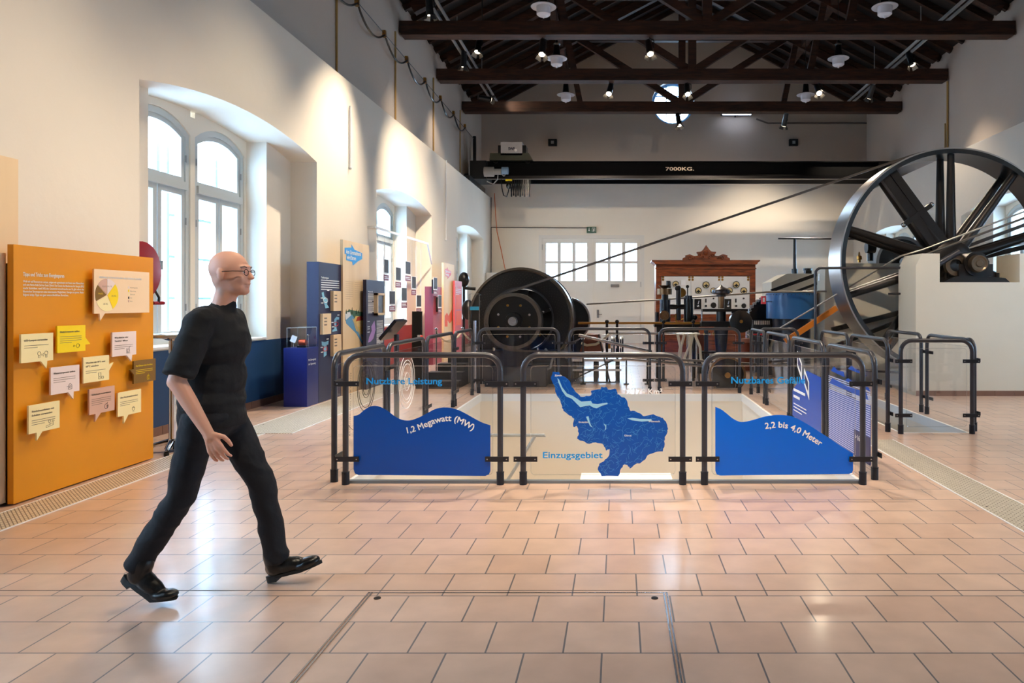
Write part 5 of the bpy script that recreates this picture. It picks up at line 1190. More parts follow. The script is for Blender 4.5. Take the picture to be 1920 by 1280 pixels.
# ropes
def rope(pts, r, lab, m=rope_m, name='steel_rope'): return MB().tube(pts, r, 8).build(name, m, label=lab, cat='rope')
rope([P(1100, 570, 15.5), P(1236, 562, 15.0), P(1444, 547, 14.1), P(1550, 546, 13.9)], .018, 'thin horizontal steel rope from the exciter drum to the blue drum')
rope([P(1462, 615, 13.6), P(1560, 557, 13.0), P(1688, 480, 12.3), P(1730, 468, 12.2), P(1925, 395, 12.0)], .015, 'thin pale rope rising from lower left past the flywheel hub')
rope([P(1738, 476, 12.35), P(1925, 407, 12.3)], .02, 'second dark rope just under the thin pale rope at the flywheel hub', belt_m)
for (x0, y0, x1, y1, w_, m_, Yq, lab) in ((1790, 470, 1925, 420, .07, belt_m, 15.6, 'dark flat belt behind the right hand spokes, upper one'), (1800, 492, 1925, 462, .1, iron, 15.4, 'dark flat belt behind the right hand spokes, lower one'),
        (1472, 640, 1568, 577, .1, orange_m, 13.7, 'orange timber beam rising to the right below the blue drum'), (1600, 632, 1690, 605, .05, orange_m, 14.0, 'thin orange bar behind the tall glass guard'),
        (1446, 545, 1552, 507, .07, iron, 15.0, 'dark iron girder rising over the blue drum, upper bar'), (1455, 560, 1552, 524, .05, iron, 14.95, 'dark iron girder rising over the blue drum, lower bar'),
        (1560, 618, 1690, 585, .09, iron, 13.9, 'dark flat bar behind the tall glass guard, upper one'), (1560, 650, 1690, 600, .07, iron, 13.9, 'dark flat bar behind the tall glass guard, lower one')):
    nm = 'timber_beam' if 'timber' in lab else ('flat_belt' if 'belt' in lab else 'iron_bar')
    MB().beam(P(x0, y0, Yq), P(x1, y1, Yq), .09, w_, (0, 0, 1)).build(nm, m_, label=lab, cat='belt' if 'belt' in lab else 'beam')
t = thing('rear_pulley', 'black rear pulley with pale rim behind the left spokes of the flywheel', 'pulley', (P(1692, 0, 14.8).x, 14.8, 2.2))
pc_ = P(1692, 492, 14.8)
MB().lathe(pc_, (0, 1, 0), [(0, .48), (0, .54), (.5, .54), (.5, .48), (0, .48)], 56).build('pulley_rim', greyp, t)
MB().cyl(pc_+Vector((0, .06, 0)), pc_+Vector((0, .4, 0)), .49, seg=48).build('pulley_web', black, t)
MB().cyl(pc_+Vector((0, -.1, 0)), pc_+Vector((0, .6, 0)), .1, seg=20).build('pulley_shaft', steel, t)
t = thing('valve_unit', 'small dark valve with a bronze oiler beside it on the rear concrete block', 'valve', P(1630, 491, 14.2))
MB().cyl(P(1632, 489, 14.2), P(1632, 470, 14.2), .06, seg=14).build('valve_body', black, t); MB().cyl(P(1624, 464, 14.15), P(1640, 464, 14.15), .11, seg=18).build('valve_bonnet', iron, t)
MB().lathe(P(1611, 492, 14.2), (0, 0, 1), [(0, 0), (0, .03), (.05, .03), (.06, .05), (.12, .05), (.14, .02), (.2, .012), (.22, 0)], 16).build('oiler', brass, t)
t = thing('iron_fitting', 'small black clamp fitting on top of the block behind the blue drum', 'fitting', P(1513, 514, 15.5))
MB().box(P(1509, 0, 15.5).x, P(1520, 0, 15.5).x, 15.42, 15.6, 2.13, 2.2).cyl(P(1514, 507, 15.5), P(1514, 503, 15.5), .1, seg=14).build('fitting_body', black, t)

t = thing('standing_pulley', 'black spoked wheel with pale rim standing behind the big pit under the speed governor', 'wheel', (P(1364, 0, 12.7).x, 12.7, 0))
wc = P(1364, 703, 12.7)
MB().lathe(wc, (0, 1, 0), [(0, .29), (0, .33), (.08, .33), (.08, .29), (0, .29)], 40).build('wheel_rim', bronze, t)
MB().cyl(wc+Vector((0, .02, 0)), wc+Vector((0, .06, 0)), .3, seg=36).build('wheel_disc', black, t)
MB().cyl(wc+Vector((0, -.04, 0)), wc+Vector((0, .12, 0)), .05, seg=16).build('wheel_hub', brass, t)
MB().prism([(wc.x-.25, 0), (wc.x+.25, 0), (wc.x+.06, wc.z), (wc.x-.06, wc.z)], 12.84, 12.94).build('wheel_stand', iron, t)
a_ = P(903, 0, 26.2).x
t = thing('white_cupboard', 'plain white cupboard in the far left corner behind the generator', 'cupboard', (-4.0, 26.4, 0))
MB().box(XL+.02, -3.25, 25.95, 26.9, 0, 2.6).build('cupboard_body', white_d, t); MB().box(XL+.04, -4.05, 25.93, 25.95, .1, 2.5).build('cupboard_door', white_d, t); MB().box(-4.01, -3.27, 25.93, 25.95, .1, 2.5).build('cupboard_door', white_d, t)
# ------------------------------------------------------------------ crane
crane_black = mat('crane_black', c(4, 4, 5), .85, spec=.2)
cr = thing('bridge_crane', 'black overhead crane girder across the far end marked 7000KG.', 'crane', (2, 24.2, 5.5))
YC = 24.0
xl, xr_ = P(912, 0, YC).x, XRU-.35
zt_, zb_ = P(0, 303, YC).z, P(0, 337, YC).z
MB().box(xl, xr_, YC, YC+.06, zb_+.14, zt_).box(xl, xr_, YC-.1, YC+.16, zt_-.03, zt_).box(xl, xr_, YC-.1, YC+.16, zb_+.12, zb_+.16).build('girder', crane_black, cr)
MB().box(xl, xr_, YC-.22, YC-.02, zb_, zb_+.1).build('lower_beam', mat('dark_gloss', c(30, 28, 30), .3, .6), cr)
MB().box(xl, xr_, YC+.8, YC+.9, zb_, zt_).build('rear_girder', black, cr)
text('lettering', '7000KG.', P(1248, 319.5, YC-.12), X_, Z_, 6.4*YC/F, mat('faded_white', c(214, 196, 176), .6), cr, 53*YC/F, bold=.02)
for x_ in (XL-.14, XR+.1):
    MB().box(x_-.16, x_+.16, YC-.9, YC+1.8, ZL, ZL+.16).build('end_carriage', black, cr)
    for y_ in (YC-.6, YC+1.4): MB().cyl((x_-.06, y_, ZL+.14), (x_+.06, y_, ZL+.14), .13, seg=20).build('travel_wheel', iron, cr)
MB().box(XL-.1, xl+.05, YC-.3, YC+.9, ZL+.15, zt_-.02).build('left_end_box', blackm, cr); MB().box(xr_-.3, XR+.26, YC-.1, YC+.9, ZL+.15, zt_).build('right_end_box', blackm, cr)
MB().cyl(P(908, 322, YC-.5), P(926, 322, YC-.5), .16, seg=18).cyl(P(926, 322, YC-.5), P(940, 322, YC-.5), .1, seg=18).build('travel_motor', greyp, cr)
MB().cyl(P(941, 320, YC-.5), P(953, 320, YC-.5), .12, seg=18).build('motor_cap', mat('motor_blue', c(120, 150, 180), .4), cr)
MB().tube([P(x, y, YC-.45) for x, y in ((913, 340), (925, 345), (933, 336), (934, 322), (945, 330), (952, 322))], .02, 6).build('motor_cable', greyp, cr)
# hoist trolley with white box
ht = thing('hoist_trolley', 'olive hoist trolley carrying a white control box on the crane', 'hoist', P(960, 303, YC))
a_, b2 = P(920, 303, YC), P(1000, 291, YC)
MB().prism([(a_.x, zt_), (b2.x, zt_), (b2.x-.12, b2.z+.02), (a_.x+.02, b2.z+.02)], YC-.25, YC+1.0).build('trolley_frame', mat('olive_paint', c(54, 56, 40), .5), ht)
a_, b2 = P(939, 291, YC-.25), P(979, 266, YC-.25)
MB().box(a_.x, b2.x, YC-.25, YC+.3, a_.z, b2.z).build('control_box', mat('box_white', c(196, 194, 196), .5), ht)
MB().box(a_.x-.1, a_.x, YC-.2, YC+.25, a_.z, b2.z-.1).box(b2.x, b2.x+.12, YC-.2, YC+.25, a_.z, b2.z-.1).build('motor_flange', black, ht)
text('lettering', 'SWF', P(953, 281, YC-.27), X_, Z_, 5*YC/F, mat('logo_navy', c(24, 28, 60), .5), ht, 12*YC/F, bold=.04)
MB().cyl((P(969, 0, YC).x, YC-.262, P(0, 284.5, YC).z), (P(969, 0, YC).x, YC-.25, P(0, 284.5, YC).z), .045, seg=16).build('round_badge', whitei, ht)
for x_ in (930, 990): MB().cyl((P(x_, 0, YC).x, YC-.1, zt_+.04), (P(x_, 0, YC).x, YC+.05, zt_+.04), .1, seg=18).build('trolley_wheel', iron, ht)
# hook and festoon loops
hk = thing('crane_hook', 'black crane hook block with yellow cheeks hanging under the girder', 'hook', P(954, 345, YC-.1))
MB().sphere(P(954, 348, YC-.1), .09, rz=1.3).build('hook_block', black, hk); MB().cyl(P(948, 336.5, YC-.1), P(960, 336.5, YC-.1), .05, seg=14).build('cheek_axle', yellowc, hk)
MB().cyl(P(954, 336, YC-.1), P(954, 345, YC-.1), .02, seg=8).build('hoist_rope', iron, hk)
fc = thing('festoon_cable', 'black power cable hanging in tight loops under the crane girder', 'cable', P(972, 337, YC-.1))
pts = []
for k_ in range(9):
    x0 = 957+k_*4.1
    for i in range(10):
        t_ = i/9; pts.append(P(x0+t_*4.1+1.2*math.sin(t_*PI*2), 337+(32 if k_ % 2 == 0 else 30)*math.sin(PI*t_)**.6, YC-.08-.03*(k_ % 3)))
MB().tube(pts, .02, 6).build('cable_loops', black, fc)
MB().tube([P(x, y, YC-.1) for x, y in ((940, 336), (941, 352), (944, 366), (950, 369), (953, 360), (955, 350))], .018, 6).build('single_loop', black, fc)
# crane supply line along the upper left wall
sl = thing('supply_cable', 'black cable slung in loops from a wire along the upper left wall', 'cable', (XLU+.12, 16, 7.0))
ysup = [12.2+1.62*i for i in range(8)]
XW = XLU+.12
MB().cyl((XW, 10.5, 7.32), (XW, 25.2, 7.2), .008, seg=6).build('carrier_wire', iron, sl)
pts = []
for a_, b2 in zip(ysup[:-1], ysup[1:]):
    for i in range(10): t_ = i/10; pts.append((XW+.02, a_+(b2-a_)*t_, 7.28-.3*(math.sin(PI*t_)**.8)-.03*(1-t_)))
pts.append((XW+.02, ysup[-1], 7.25)); MB().tube(pts, .022, 8).build('cable_loops', black, sl)
for y_ in ysup: MB().box(XW-.03, XW+.04, y_-.04, y_+.04, 7.2, 7.34).build('cable_trolley', brass, sl)
MB().box(XW-.03, XW+.07, 25.0, 25.1, 6.2, 7.3).build('mast', black, sl)
# conduits
for i_, y_ in enumerate((13.1, 16.55, 19.95, 23.3)):
    MB().cyl((XLU+.02, y_, ZL), (XLU+.02, y_, 7.74 if i_ else 8.4), .022, seg=8).build('wall_conduit', mat('ochre_pipe', c(170, 136, 80), .5), label=('thin ochre conduit on the upper left wall, first from the left', 'thin ochre conduit on the upper left wall, second from the left', 'thin ochre conduit on the upper left wall, third from the left', 'thin ochre conduit on the upper left wall, last before the far corner')[i_], cat='conduit', group='wall conduits')
for y_, z_ , lab in ((12.8, 3.9, 'white pipe on the left wall between the first and second window niche'), (19.9, 3.25, 'white pipe on the left wall between the second and third window niche')):
    MB().cyl((XL+.03, y_, z_), (XL+.03, y_, ZL if y_ > 15 else 5.0), .018, seg=8).sphere((XL+.03, y_, z_), .03).build('white_pipe', sill_w, label=lab, cat='pipe')
MB().cyl((XRU-.03, 20.3, ZL), (XRU-.03, 20.3, 7.75), .03, seg=8).cyl((XRU-.03, 20.45, ZL), (XRU-.03, 20.45, 6.6), .02, seg=8).build('wall_conduit', mat('ochre_pipe', None), label='pair of thin ochre conduits on the upper right wall', cat='conduit')
MB().tube([P(x, y, 26.95) for x, y in ((927, 362), (929, 400), (932, 435), (940, 470), (946, 500), (952, 520))], .015, 6).build('orange_cable', mat('orange_cable', c(214, 108, 50), .5), label='thin orange cable drooping down the far wall left of the gate', cat='cable')
MB().tube([P(921, 370, 26.95), P(921, 426, 26.95), P(1100, 427, 26.95)], .014, 6).tube([P(921, 426, 26.95), P(921, 520, 26.95)], .014, 6).build('wall_conduit', iron, label='thin dark conduit on the far wall leading to the exit sign', cat='conduit')
MB().tube([P(1418, 223, 26.9), P(1440, 231, 26.9), P(1625, 231, 26.9)], .03, 6).build('wall_conduit', mat('dull_pipe', c(90, 80, 72), .5), label='dull conduit high on the gable wall right of the tube light', cat='conduit')
# tube light
tl = thing('tube_light', 'lit fluorescent tube high on the gable wall right of the round window', 'lamp', P(1382, 214, 26.6))
a_, b2 = P(1355, 216, 26.6), P(1408, 211, 26.6)
MB().cyl((a_.x, 26.6, (a_.z+b2.z)/2), (b2.x, 26.6, (a_.z+b2.z)/2), .04, seg=12).build('tube', mat('tube_glow', c(210, 225, 255), .5, emit=14), tl)
MB().box(a_.x-.05, b2.x+.05, 26.64, 26.8, (a_.z+b2.z)/2-.02, (a_.z+b2.z)/2+.08).build('holder', blackm, tl)
MB().cyl(((a_.x+b2.x)/2, 26.8, (a_.z+b2.z)/2), ((a_.x+b2.x)/2, 27, (a_.z+b2.z)/2), .03).build('bracket', blackm, tl)

# ------------------------------------------------------------------ pendant lamps
opal = mat('opal_glass', c(226, 226, 232), .3)
def pendant(x, y, lab):
    z = 8.12; zr_ = roofz(x)-.02
    t = thing('pendant_lamp', lab, 'pendant lamp', (x, y, z-.28), group='pendant lamps')
    MB().lathe((x, y, z), (0, 0, 1), [(0, .17), (-.01, .28), (0, .285), (.015, .26), (.05, .13), (.05, .0)], 36).build('enamel_shade', mat('enamel', c(200, 200, 206), .35), t)
    MB().lathe((x, y, z+.05), (0, 0, 1), [(0, .13), (.06, .1), (.3, .075), (.34, .1), (.36, .05), (.46, .03), (.5, .045), (.55, .02), (.58, 0)], 24).build('lamp_cap', black, t)
    MB().lathe((x, y, z), (0, 0, 1), [(0, .16), (-.17, .155), (-.2, .12), (-.21, .05), (-.24, .03), (-.26, 0)], 28).build('glass_bell', opal, t)
    MB().cyl((x, y, z+.6), (x, y, zr_), .008, seg=6).build('suspension', black, t)
for y_, n_ in ((16.1, 'nearest the camera'), (19.5, 'in the middle of its row'), (22.9, 'farthest back')):
    pendant(-1.68, y_, 'black capped pendant lamp with opal bell, left row, '+n_); pendant(5.95, y_, 'black capped pendant lamp with opal bell, right row, '+n_)
# ------------------------------------------------------------------ tracks and spotlights
for x_, lab in ((-4.2, 'left'), (7.85, 'right')):
    t = thing('lighting_track', 'grey double lighting track under the %s roof slope' % lab, 'lighting track', (x_, 19, 8.3))
    for q in (-.09, .09): MB().box(x_+q-.025, x_+q+.025, 8.5, 25.5, 8.28, 8.34).build('track_bar', greyp, t)
    for y_ in (14.2, 15.7, 18.7, 22.1): MB().cyl((x_, y_, 8.34), (x_, y_, roofz(x_)), .012, seg=6).box(x_-.1, x_+.1, y_-.02, y_+.02, 8.34, 8.36).build('hanger', greyp, t)
lensm = mat('lamp_lens', c(255, 236, 206), .3, emit=7)
lens_off = mat('barn_door_grey', c(96, 92, 88), .35, .5)
def spot(px_, py_, pz_, tgt, label, power, size=50, top=None, on=True, col=WARM, blend=.95):
    p = Vector((px_, py_, pz_)); d = (Vector(tgt)-p).normalized()
    t = thing('spotlight', label, 'spotlight', p, group='black stage spotlights')
    MB().cyl(p-d*.3, p+d*.12, .075, .085, 20).build('housing', black, t)
    MB().cyl(p+d*.121, p+d*.126, .075, seg=20).build('lens', lensm if on else lens_off, t)
    u = d.orthogonal().normalized(); v = d.cross(u)
    for q in (u, -u, v, -v):
        s_ = d.cross(q)
        MB().add([p+d*.12+q*.09+s_*.06, p+d*.12+q*.09-s_*.06, p+d*.22+q*.14-s_*.08, p+d*.22+q*.14+s_*.08], [(0, 1, 2, 3)]).build('barn_door', lens_off, t)
    tp = Vector((px_, py_, top if top else pz_+.25))
    MB().tube([p, Vector((px_+.1, py_, pz_+.06)), Vector((px_+.1, py_, tp.z-.06)), Vector((px_, py_, tp.z-.02)), tp], .014, 6).build('yoke', black, t)
    if power: spot_light('spot_lamp', p+d*.2, tgt, power, col, size, blend, .06)
    return t
TZ = 7.75
SPOTS = [
 (-4.2, 16.0, 8.02, (-4.0, 17.5, .5), 'lit spotlight on the left track, nearest and brightest', 380, 75, 8.28, True),
 (-4.2, 19.5, 8.02, (-4.8, 21, 1.5), 'spotlight on the left track, middle one', 300, 75, 8.28, True),
 (-3.55, 18.2, 7.95, (-4.4, 16, .5), 'spotlight hanging right of the left track', 320, 75, 9.3, True),
 (-4.2, 23.0, 8.02, (-2.5, 23.9, 7.9), 'spotlight at the far end of the left track', 60, 60, 8.28, True),
 (-1.8, 16.96, 7.45, (-1.9, 14.2, 1.2), 'black spotlight under the nearest truss, left', 600, 45, TZ, True),
 (.73, 16.96, 7.45, (1.6, 13.0, .5), 'black spotlight under the nearest truss, centre', 800, 50, TZ, True),
 (-.26, 20.4, 7.5, (-1.5, 15.5, 1.0), 'tilted black spotlight under the middle truss, left of the king post', 800, 50, TZ, True),
 (1.95, 20.4, 7.5, (2.0, 16.0, .8), 'black spotlight under the middle truss at the round window', 800, 50, TZ, True),
 (5.66, 20.4, 7.5, (5.4, 14.0, 1.5), 'black spotlight under the middle truss, right', 900, 50, TZ, True),
 (1.98, 23.7, 7.45, (2.65, 22.0, 2.0), 'black spotlight under the farthest truss, below the round window', 600, 70, TZ, True),
 (5.46, 23.7, 7.45, (4.8, 26.9, 1.5), 'black spotlight under the farthest truss, right', 700, 90, TZ, True),
 (7.9, 22.6, 8.05, (7.0, 26.9, 2.0), 'spotlight on the right track, far one', 500, 60, 8.28, True),
 (7.92, 19.5, 8.05, (8.7, 17.5, 3.0), 'spotlight on the right track, near one', 500, 60, 8.28, True),
]
for q in SPOTS: spot(*q)
# unseen spotlights overhead, most added to brighten the hall; the board's read from shadows
for i_, (px_, py_, pz_, tgt, pw, sz) in enumerate((
   (-3.0, 12.9, 7.5, (-4.8, 11.6, 1.2), 1700, 60), (2.6, 10.3, 7.5, (-4.6, 5.4, 1.2), 1300, 34), (-2.0, 6.7, 7.5, (-4.9, 3.0, 2.0), 260, 75),
   (-1.2, 10.0, 7.5, (-4.9, 9.0, 1.4), 500, 60),
   (.5, 9.0, 7.5, (.3, 7.5, -1), 1300, 60), (4.0, 8.5, 7.5, (5.5, 11.6, .5), 1000, 70), (6.5, 6.0, 7.5, (5.0, 5.5, 0), 700, 75),
   (1.0, 4.5, 7.5, (.8, 3.6, 0), 500, 75), (-2.0, 9.0, 7.5, (-3.4, 6.0, 0), 600, 70), (.3, 12.4, 7.5, (-.2, 9.0, -2), 1500, 60), (-1.2, 1.2, 7.5, (-1.0, 6.2, .4), 900, 50), (2.2, 1.2, 7.5, (1.5, 6.2, .4), 900, 50), (-2.2, 13.5, 7.5, (-4.6, 17.5, 1.6), 2400, 60), (4.2, 12.0, 7.5, (1.5, 27, 2.0), 1100, 50), (-1.0, 13.0, 7.5, (-2.5, 27, 2), 900, 50))):
    spot(px_, py_, pz_, tgt, 'unseen black spotlight high above the %s' % ('left displays', 'orange board', 'left wall', 'first window', 'big pit', 'concrete block', 'right floor', 'floor hatch', 'left floor', 'back of the pit', 'left wave railing', 'right wave railing', 'photo cards', 'far wall', 'white gate')[i_], pw, sz, 8.3)
# ------------------------------------------------------------------ walking person
def capsule(mb, p0, p1, r0, r1, n=14, flat=None):
    p0, p1 = Vector(p0), Vector(p1); d = p1-p0; L = d.length; d.normalize()
    prof = [(-r0*math.cos(a), r0*math.sin(a)) for a in (0.05, .4, .8, 1.2)]+[(0, r0), (L*.5, (r0+r1)/2), (L, r1)]+[(L+r1*math.sin(a), r1*math.cos(a)) for a in (.4, .8, 1.2, 1.52)]
    return mb.lathe(p0, d, prof, n)
def ell(mb, c0, rad, rot=(0, 0, 0), n=20):
    M = Matrix.Translation(Vector(c0)) @ (Matrix.Rotation(R(rot[2]), 4, 'Z') @ Matrix.Rotation(R(rot[1]), 4, 'Y') @ Matrix.Rotation(R(rot[0]), 4, 'X'))
    q = MB().sphere((0, 0, 0), 1, n)
    return mb.add([M @ Vector((v[0]*rad[0], v[1]*rad[1], v[2]*rad[2])) for v in q.v], q.f)
from mathutils import noise
def blend(name, mb, voxel, m, parent, smooth=4, factor=.6, folds=0, fs=(7, 7, 14), soft=None):
    off = wpos(parent); me = bpy.data.meshes.new(name); me.from_pydata([tuple(Vector(v)-off) for v in mb.v], [], mb.f)
    bm = bmesh.new(); bm.from_mesh(me); bmesh.ops.holes_fill(bm, edges=bm.edges, sides=0); bmesh.ops.recalc_face_normals(bm, faces=bm.faces); bm.to_mesh(me); bm.free()
    o = bpy.data.objects.new(name, me); COL.objects.link(o)
    r = o.modifiers.new('r', 'REMESH'); r.mode = 'VOXEL'; r.voxel_size = voxel; r.use_smooth_shade = True
    s = o.modifiers.new('s', 'SMOOTH'); s.iterations = smooth; s.factor = factor
    dg = bpy.context.evaluated_depsgraph_get(); nm = bpy.data.meshes.new_from_object(o.evaluated_get(dg))
    bpy.data.objects.remove(o); nm.name = name
    if soft:
        bm = bmesh.new(); bm.from_mesh(nm); sel = [v for v in bm.verts if soft(v.co+off)]
        for _ in range(40): bmesh.ops.smooth_vert(bm, verts=sel, factor=.5, use_axis_x=True, use_axis_y=True, use_axis_z=True)
        bm.to_mesh(nm); bm.free()
    if folds:
        ns_ = [v.normal.copy() for v in nm.vertices]
        for v, nn in zip(nm.vertices, ns_):
            p = Vector((v.co.x*fs[0]+v.co.z*5, v.co.y*fs[1], v.co.z*fs[2])); v.co += nn*folds*(1-2.2*abs(noise.noise(p)))
    nm.materials.clear(); nm.materials.append(m); nm.shade_smooth()
    o = bpy.data.objects.new(name, nm); COL.objects.link(o); o.parent = parent; return o
skin = mat('skin', c(226, 168, 142), .5, var=.04, vscale=20); skin.node_tree.nodes['Principled BSDF'].inputs['Subsurface Weight'].default_value = .08
shirtm = mat('black_shirt', c(13, 13, 16), .85, bump=.6, bscale=9); trm = mat('dark_trousers', c(9, 11, 20), .8, bump=.7, bscale=9)
shoem = mat('black_leather', c(13, 13, 15), .28, bump=.2, bscale=30)
pe = thing('person', 'bald person with glasses in black shirt and dark trousers walking to the right', 'person', (-2.1, 3.73, 0))
V = Vector
hipR, hipL = V((-2.11, 3.64, .93)), V((-2.09, 3.82, .93))
knR, knL = V((-2.20, 3.62, .53)), V((-1.905, 3.84, .545))
anR, anL = V((-2.415, 3.59, .175)), V((-1.825, 3.86, .115))
neck = V((-2.06, 3.73, 1.49)); hd = V((-2.01, 3.73, 1.655))
shR, shL = V((-2.075, 3.565, 1.40)), V((-2.095, 3.90, 1.40))
elR, wrR = V((-2.125, 3.46, 1.125)), V((-1.965, 3.44, .885))
elL, wrL = V((-2.2, 3.98, 1.13)), V((-2.15, 3.96, .87))
b = MB()
# torso, neck
ell(b, (-2.10, 3.73, .97), (.12, .165, .12)); ell(b, (-2.09, 3.73, 1.13), (.115, .15, .17)); ell(b, (-2.075, 3.73, 1.31), (.125, .175, .17))
capsule(b, shR+V((0, .03, 0)), shL-V((0, .03, 0)), .07, .07); capsule(b, (-2.07, 3.73, 1.4), (-2.03, 3.73, 1.56), .062, .055)
# head: skull, jaw, nose, brow, ears
ell(b, hd+V((-.012, 0, .026)), (.1, .076, .092)); ell(b, hd+V((.024, 0, -.03)), (.074, .064, .078), (0, 10, 0)); ell(b, hd+V((.034, 0, -.07)), (.058, .055, .045), (0, 14, 0)); ell(b, hd+V((.068, 0, -.092)), (.026, .03, .022)); ell(b, hd+V((-.022, 0, -.03)), (.07, .064, .07)); ell(b, hd+V((.062, 0, .01)), (.034, .058, .045))
b.prism([(hd.x+.08, hd.z+.02), (hd.x+.085, hd.z-.03), (hd.x+.121, hd.z-.027), (hd.x+.105, hd.z+.0)], hd.y-.012, hd.y+.012); ell(b, hd+V((.106, 0, -.024)), (.016, .015, .011))
ell(b, hd+V((.076, 0, .032)), (.02, .05, .011)); ell(b, hd+V((.088, 0, -.055)), (.012, .024, .006)); ell(b, hd+V((.086, 0, -.068)), (.011, .02, .006))
for s_ in (-1, 1):
    ell(b, hd+V((-.012, .078*s_, -.012)), (.019, .011, .034), (0, -10, 12*s_)); ell(b, hd+V((.055, .038*s_, -.025)), (.03, .024, .024))
# arms and hands
for sh, el, wr, s_ in ((shR, elR, wrR, -1), (shL, elL, wrL, 1)):
    capsule(b, sh, sh.lerp(el, .5), .056, .047); capsule(b, sh.lerp(el, .5), el, .047, .041)
    capsule(b, el, el.lerp(wr, .4), .041, .038); capsule(b, el.lerp(wr, .4), wr, .038, .026)
    d = (wr-el).normalized(); d = (d+V((.12, 0, -.5))).normalized(); side = V((0, -s_, 0)); fwd = d.cross(V((0, 1, 0))).normalized()
    if fwd.x < 0: fwd = -fwd
    capsule(b, wr, wr+d*.03, .026, .027)
    for q in (-1.5, -.5, .5, 1.5):                       # palm rays
        capsule(b, wr+d*.02+fwd*q*.008, wr+d*.092+fwd*q*.0205, .0145, .0115)
    for q, L_ in ((-1.5, .058), (-.5, .072), (.5, .076), (1.5, .068)):   # four curled fingers
        k0 = wr+d*.093+fwd*q*.0212; inn = side
        k1 = k0+(d+inn*.3+fwd*q*.05).normalized()*L_*.45; k2 = k1+(d*.85+inn*.5).normalized()*L_*.33; k3 = k2+(d*.55+inn*.8).normalized()*L_*.25
        capsule(b, k0, k1, .0092, .0086, 10); capsule(b, k1, k2, .0086, .0078, 10); capsule(b, k2, k3, .0078, .0066, 10)
    t0 = wr+d*.025+fwd*.022; t1 = t0+(d*.7+fwd*.7+side*.3).normalized()*.045; t2 = t1+(d+fwd*.25+side*.3).normalized()*.03; t3 = t2+(d+side*.3).normalized()*.024
    capsule(b, t0, t1, .014, .0115, 10); capsule(b, t1, t2, .0115, .0105, 10); capsule(b, t2, t3, .0105, .0085, 10)
# legs
for hp, kn, an in ((hipR, knR, anR), (hipL, knL, anL)):
    capsule(b, hp, kn, .075, .05); capsule(b, kn, kn.lerp(an, .35), .048, .048); capsule(b, kn.lerp(an, .35), an, .05, .034)
body = blend('body', b, .0042, skin, pe, 3, .5, soft=lambda p: p.z > 1.5 and p.x < hd.x+.078-.25*max(0, hd.z-.05-p.z) and not (abs(p.y-hd.y) > .068 and p.x < hd.x+.02 and hd.z-.06 < p.z < hd.z+.035))
# shirt
s = MB()
ell(s, (-2.105, 3.73, 1.0), (.145, .185, .13)); ell(s, (-2.095, 3.73, 1.12), (.142, .175, .19)); ell(s, (-2.08, 3.73, 1.3), (.148, .185, .19))
capsule(s, shR+V((0, .05, 0)), shL-V((0, .05, 0)), .085, .085); capsule(s, (-2.07, 3.73, 1.42), (-2.052, 3.73, 1.475), .09, .062)
for sh, el in ((shR, elR), (shL, elL)): capsule(s, sh, sh.lerp(el, .62), .074, .068); s.cyl(sh.lerp(el, .5), sh.lerp(el, .92), .067, .07, 20)
s.lathe((-2.105, 3.73, .87), (0, 0, 1), [(0, 0), (0, .155), (.06, .155), (.12, .15), (.12, 0)], 28)
blend('shirt', s, .008, shirtm, pe, 5, folds=.006)
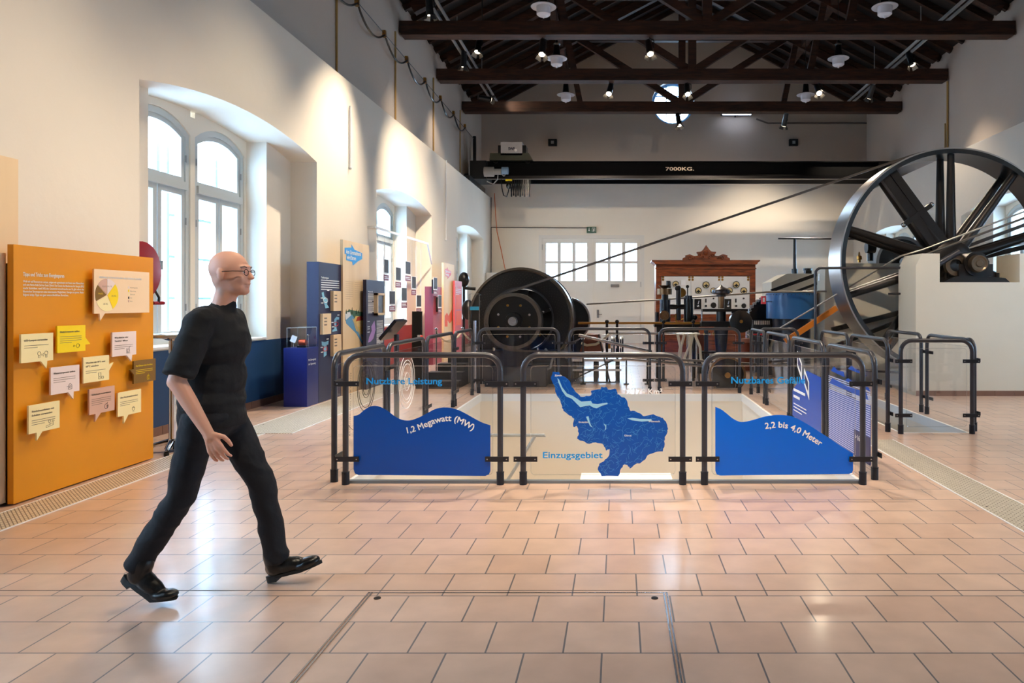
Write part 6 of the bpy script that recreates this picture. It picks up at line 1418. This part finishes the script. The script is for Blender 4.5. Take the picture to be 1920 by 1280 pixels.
# trousers
t_ = MB(); ell(t_, (-2.10, 3.73, .92), (.145, .175, .12))
for hp, kn, an in ((hipR, knR, anR), (hipL, knL, anL)):
    capsule(t_, hp+V((0, 0, -.02)), kn, .096, .067); capsule(t_, kn, kn.lerp(an, .5), .067, .062); t_.cyl(kn.lerp(an, .5), an+(kn-an).normalized()*-.0, .062, .058, 20)
blend('trousers', t_, .008, trm, pe, 5, folds=.006, fs=(8, 8, 10))
def make_shoe(heel, pitch, toe_bend, yaw=0):
    """heel = back bottom point of the heel; pitch + = toe up"""
    u = MB(); so = MB(); T = Matrix.Translation(Vector(heel)) @ Matrix.Rotation(R(yaw), 4, 'Z') @ Matrix.Rotation(R(-pitch), 4, 'Y')
    def bend(v):
        x, y, z = v
        if x > .19 and toe_bend:
            a = R(toe_bend)*min(1, (x-.19)/.03); dx = x-.19; return (.19+dx*math.cos(a)-(z)*math.sin(a)*0, y, z+dx*math.sin(a))
        return (x, y, z)
    q = MB(); ell(q, (.06, 0, .07), (.062, .04, .055)); ell(q, (.13, 0, .06), (.085, .043, .045)); ell(q, (.215, 0, .045), (.078, .047, .034)); capsule(q, (.055, 0, .07), (.05, 0, .135), .048, .046); ell(q, (.12, 0, .082), (.06, .032, .03), (0, 20, 0))
    q.v = [tuple(T @ Vector(bend(v))) for v in q.v]
    sole = []
    n = 20
    for i in range(n):
        a = 2*PI*i/n; x = .145+.155*math.cos(a); w = .046 if x > .15 else .038; sole.append((x, w*math.sin(a)*(1.0 if abs(math.cos(a)) < .9 else .95)))
    r = MB().prism(sole, .018, .034, 'XY'); r.v = [tuple(T @ Vector(bend(v))) for v in r.v]
    h = MB().prism([p for p in sole if p[0] < .085], 0, .02, 'XY'); h.v = [tuple(T @ Vector(v)) for v in h.v]
    return q, r, h
for heel, pitch, tb, yaw in (((-1.875, 3.86, .004), 14, 6, 2), ((-2.475, 3.59, .115), -32, 32, -3)):
    q, r, h = make_shoe(heel, pitch, tb, yaw)
    so = blend('shoe', q, .006, shoem, pe, 4)
    r.build('shoe_sole', blackm, so).location = (0, 0, 0); h.build('shoe_heel', blackm, so)
# glasses
gl_ = MB()
for s_ in (-1, 1):
    gl_.tube([hd+V((.098, .033*s_+.022*math.cos(2*PI*i/14), .002+.016*math.sin(2*PI*i/14))) for i in range(14)], .0016, 5, closed=True)
    gl_.tube([hd+V((.097, .055*s_, .008)), hd+V((.05, .077*s_, .008)), hd+V((-.01, .083*s_, .004)), hd+V((-.025, .083*s_, -.012))], .002, 5)
gl_.tube([hd+V((.1, -.011, .006)), hd+V((.105, 0, .009)), hd+V((.1, .011, .006))], .0016, 5)
gl_.build('glasses', blackm, pe)
ey = MB()
for s_ in (-1, 1): ey.sphere(hd+V((.077, .031*s_, .004)), .0125, 12)
ey.build('eyes', mat('eye_white', c(225, 220, 214), .2), pe)
ir = MB()
for s_ in (-1, 1): ir.sphere(hd+V((.0855, .031*s_, .004)), .0055, 10)
ir.build('pupils', blackm, pe)
bw_ = MB()
for s_ in (-1, 1): bw_.tube([hd+V((.092, .018*s_, .028)), hd+V((.09, .035*s_, .033)), hd+V((.078, .052*s_, .028))], .0035, 5)
bw_.build('eyebrows', mat('grey_hair', c(120, 104, 96), .8), pe)
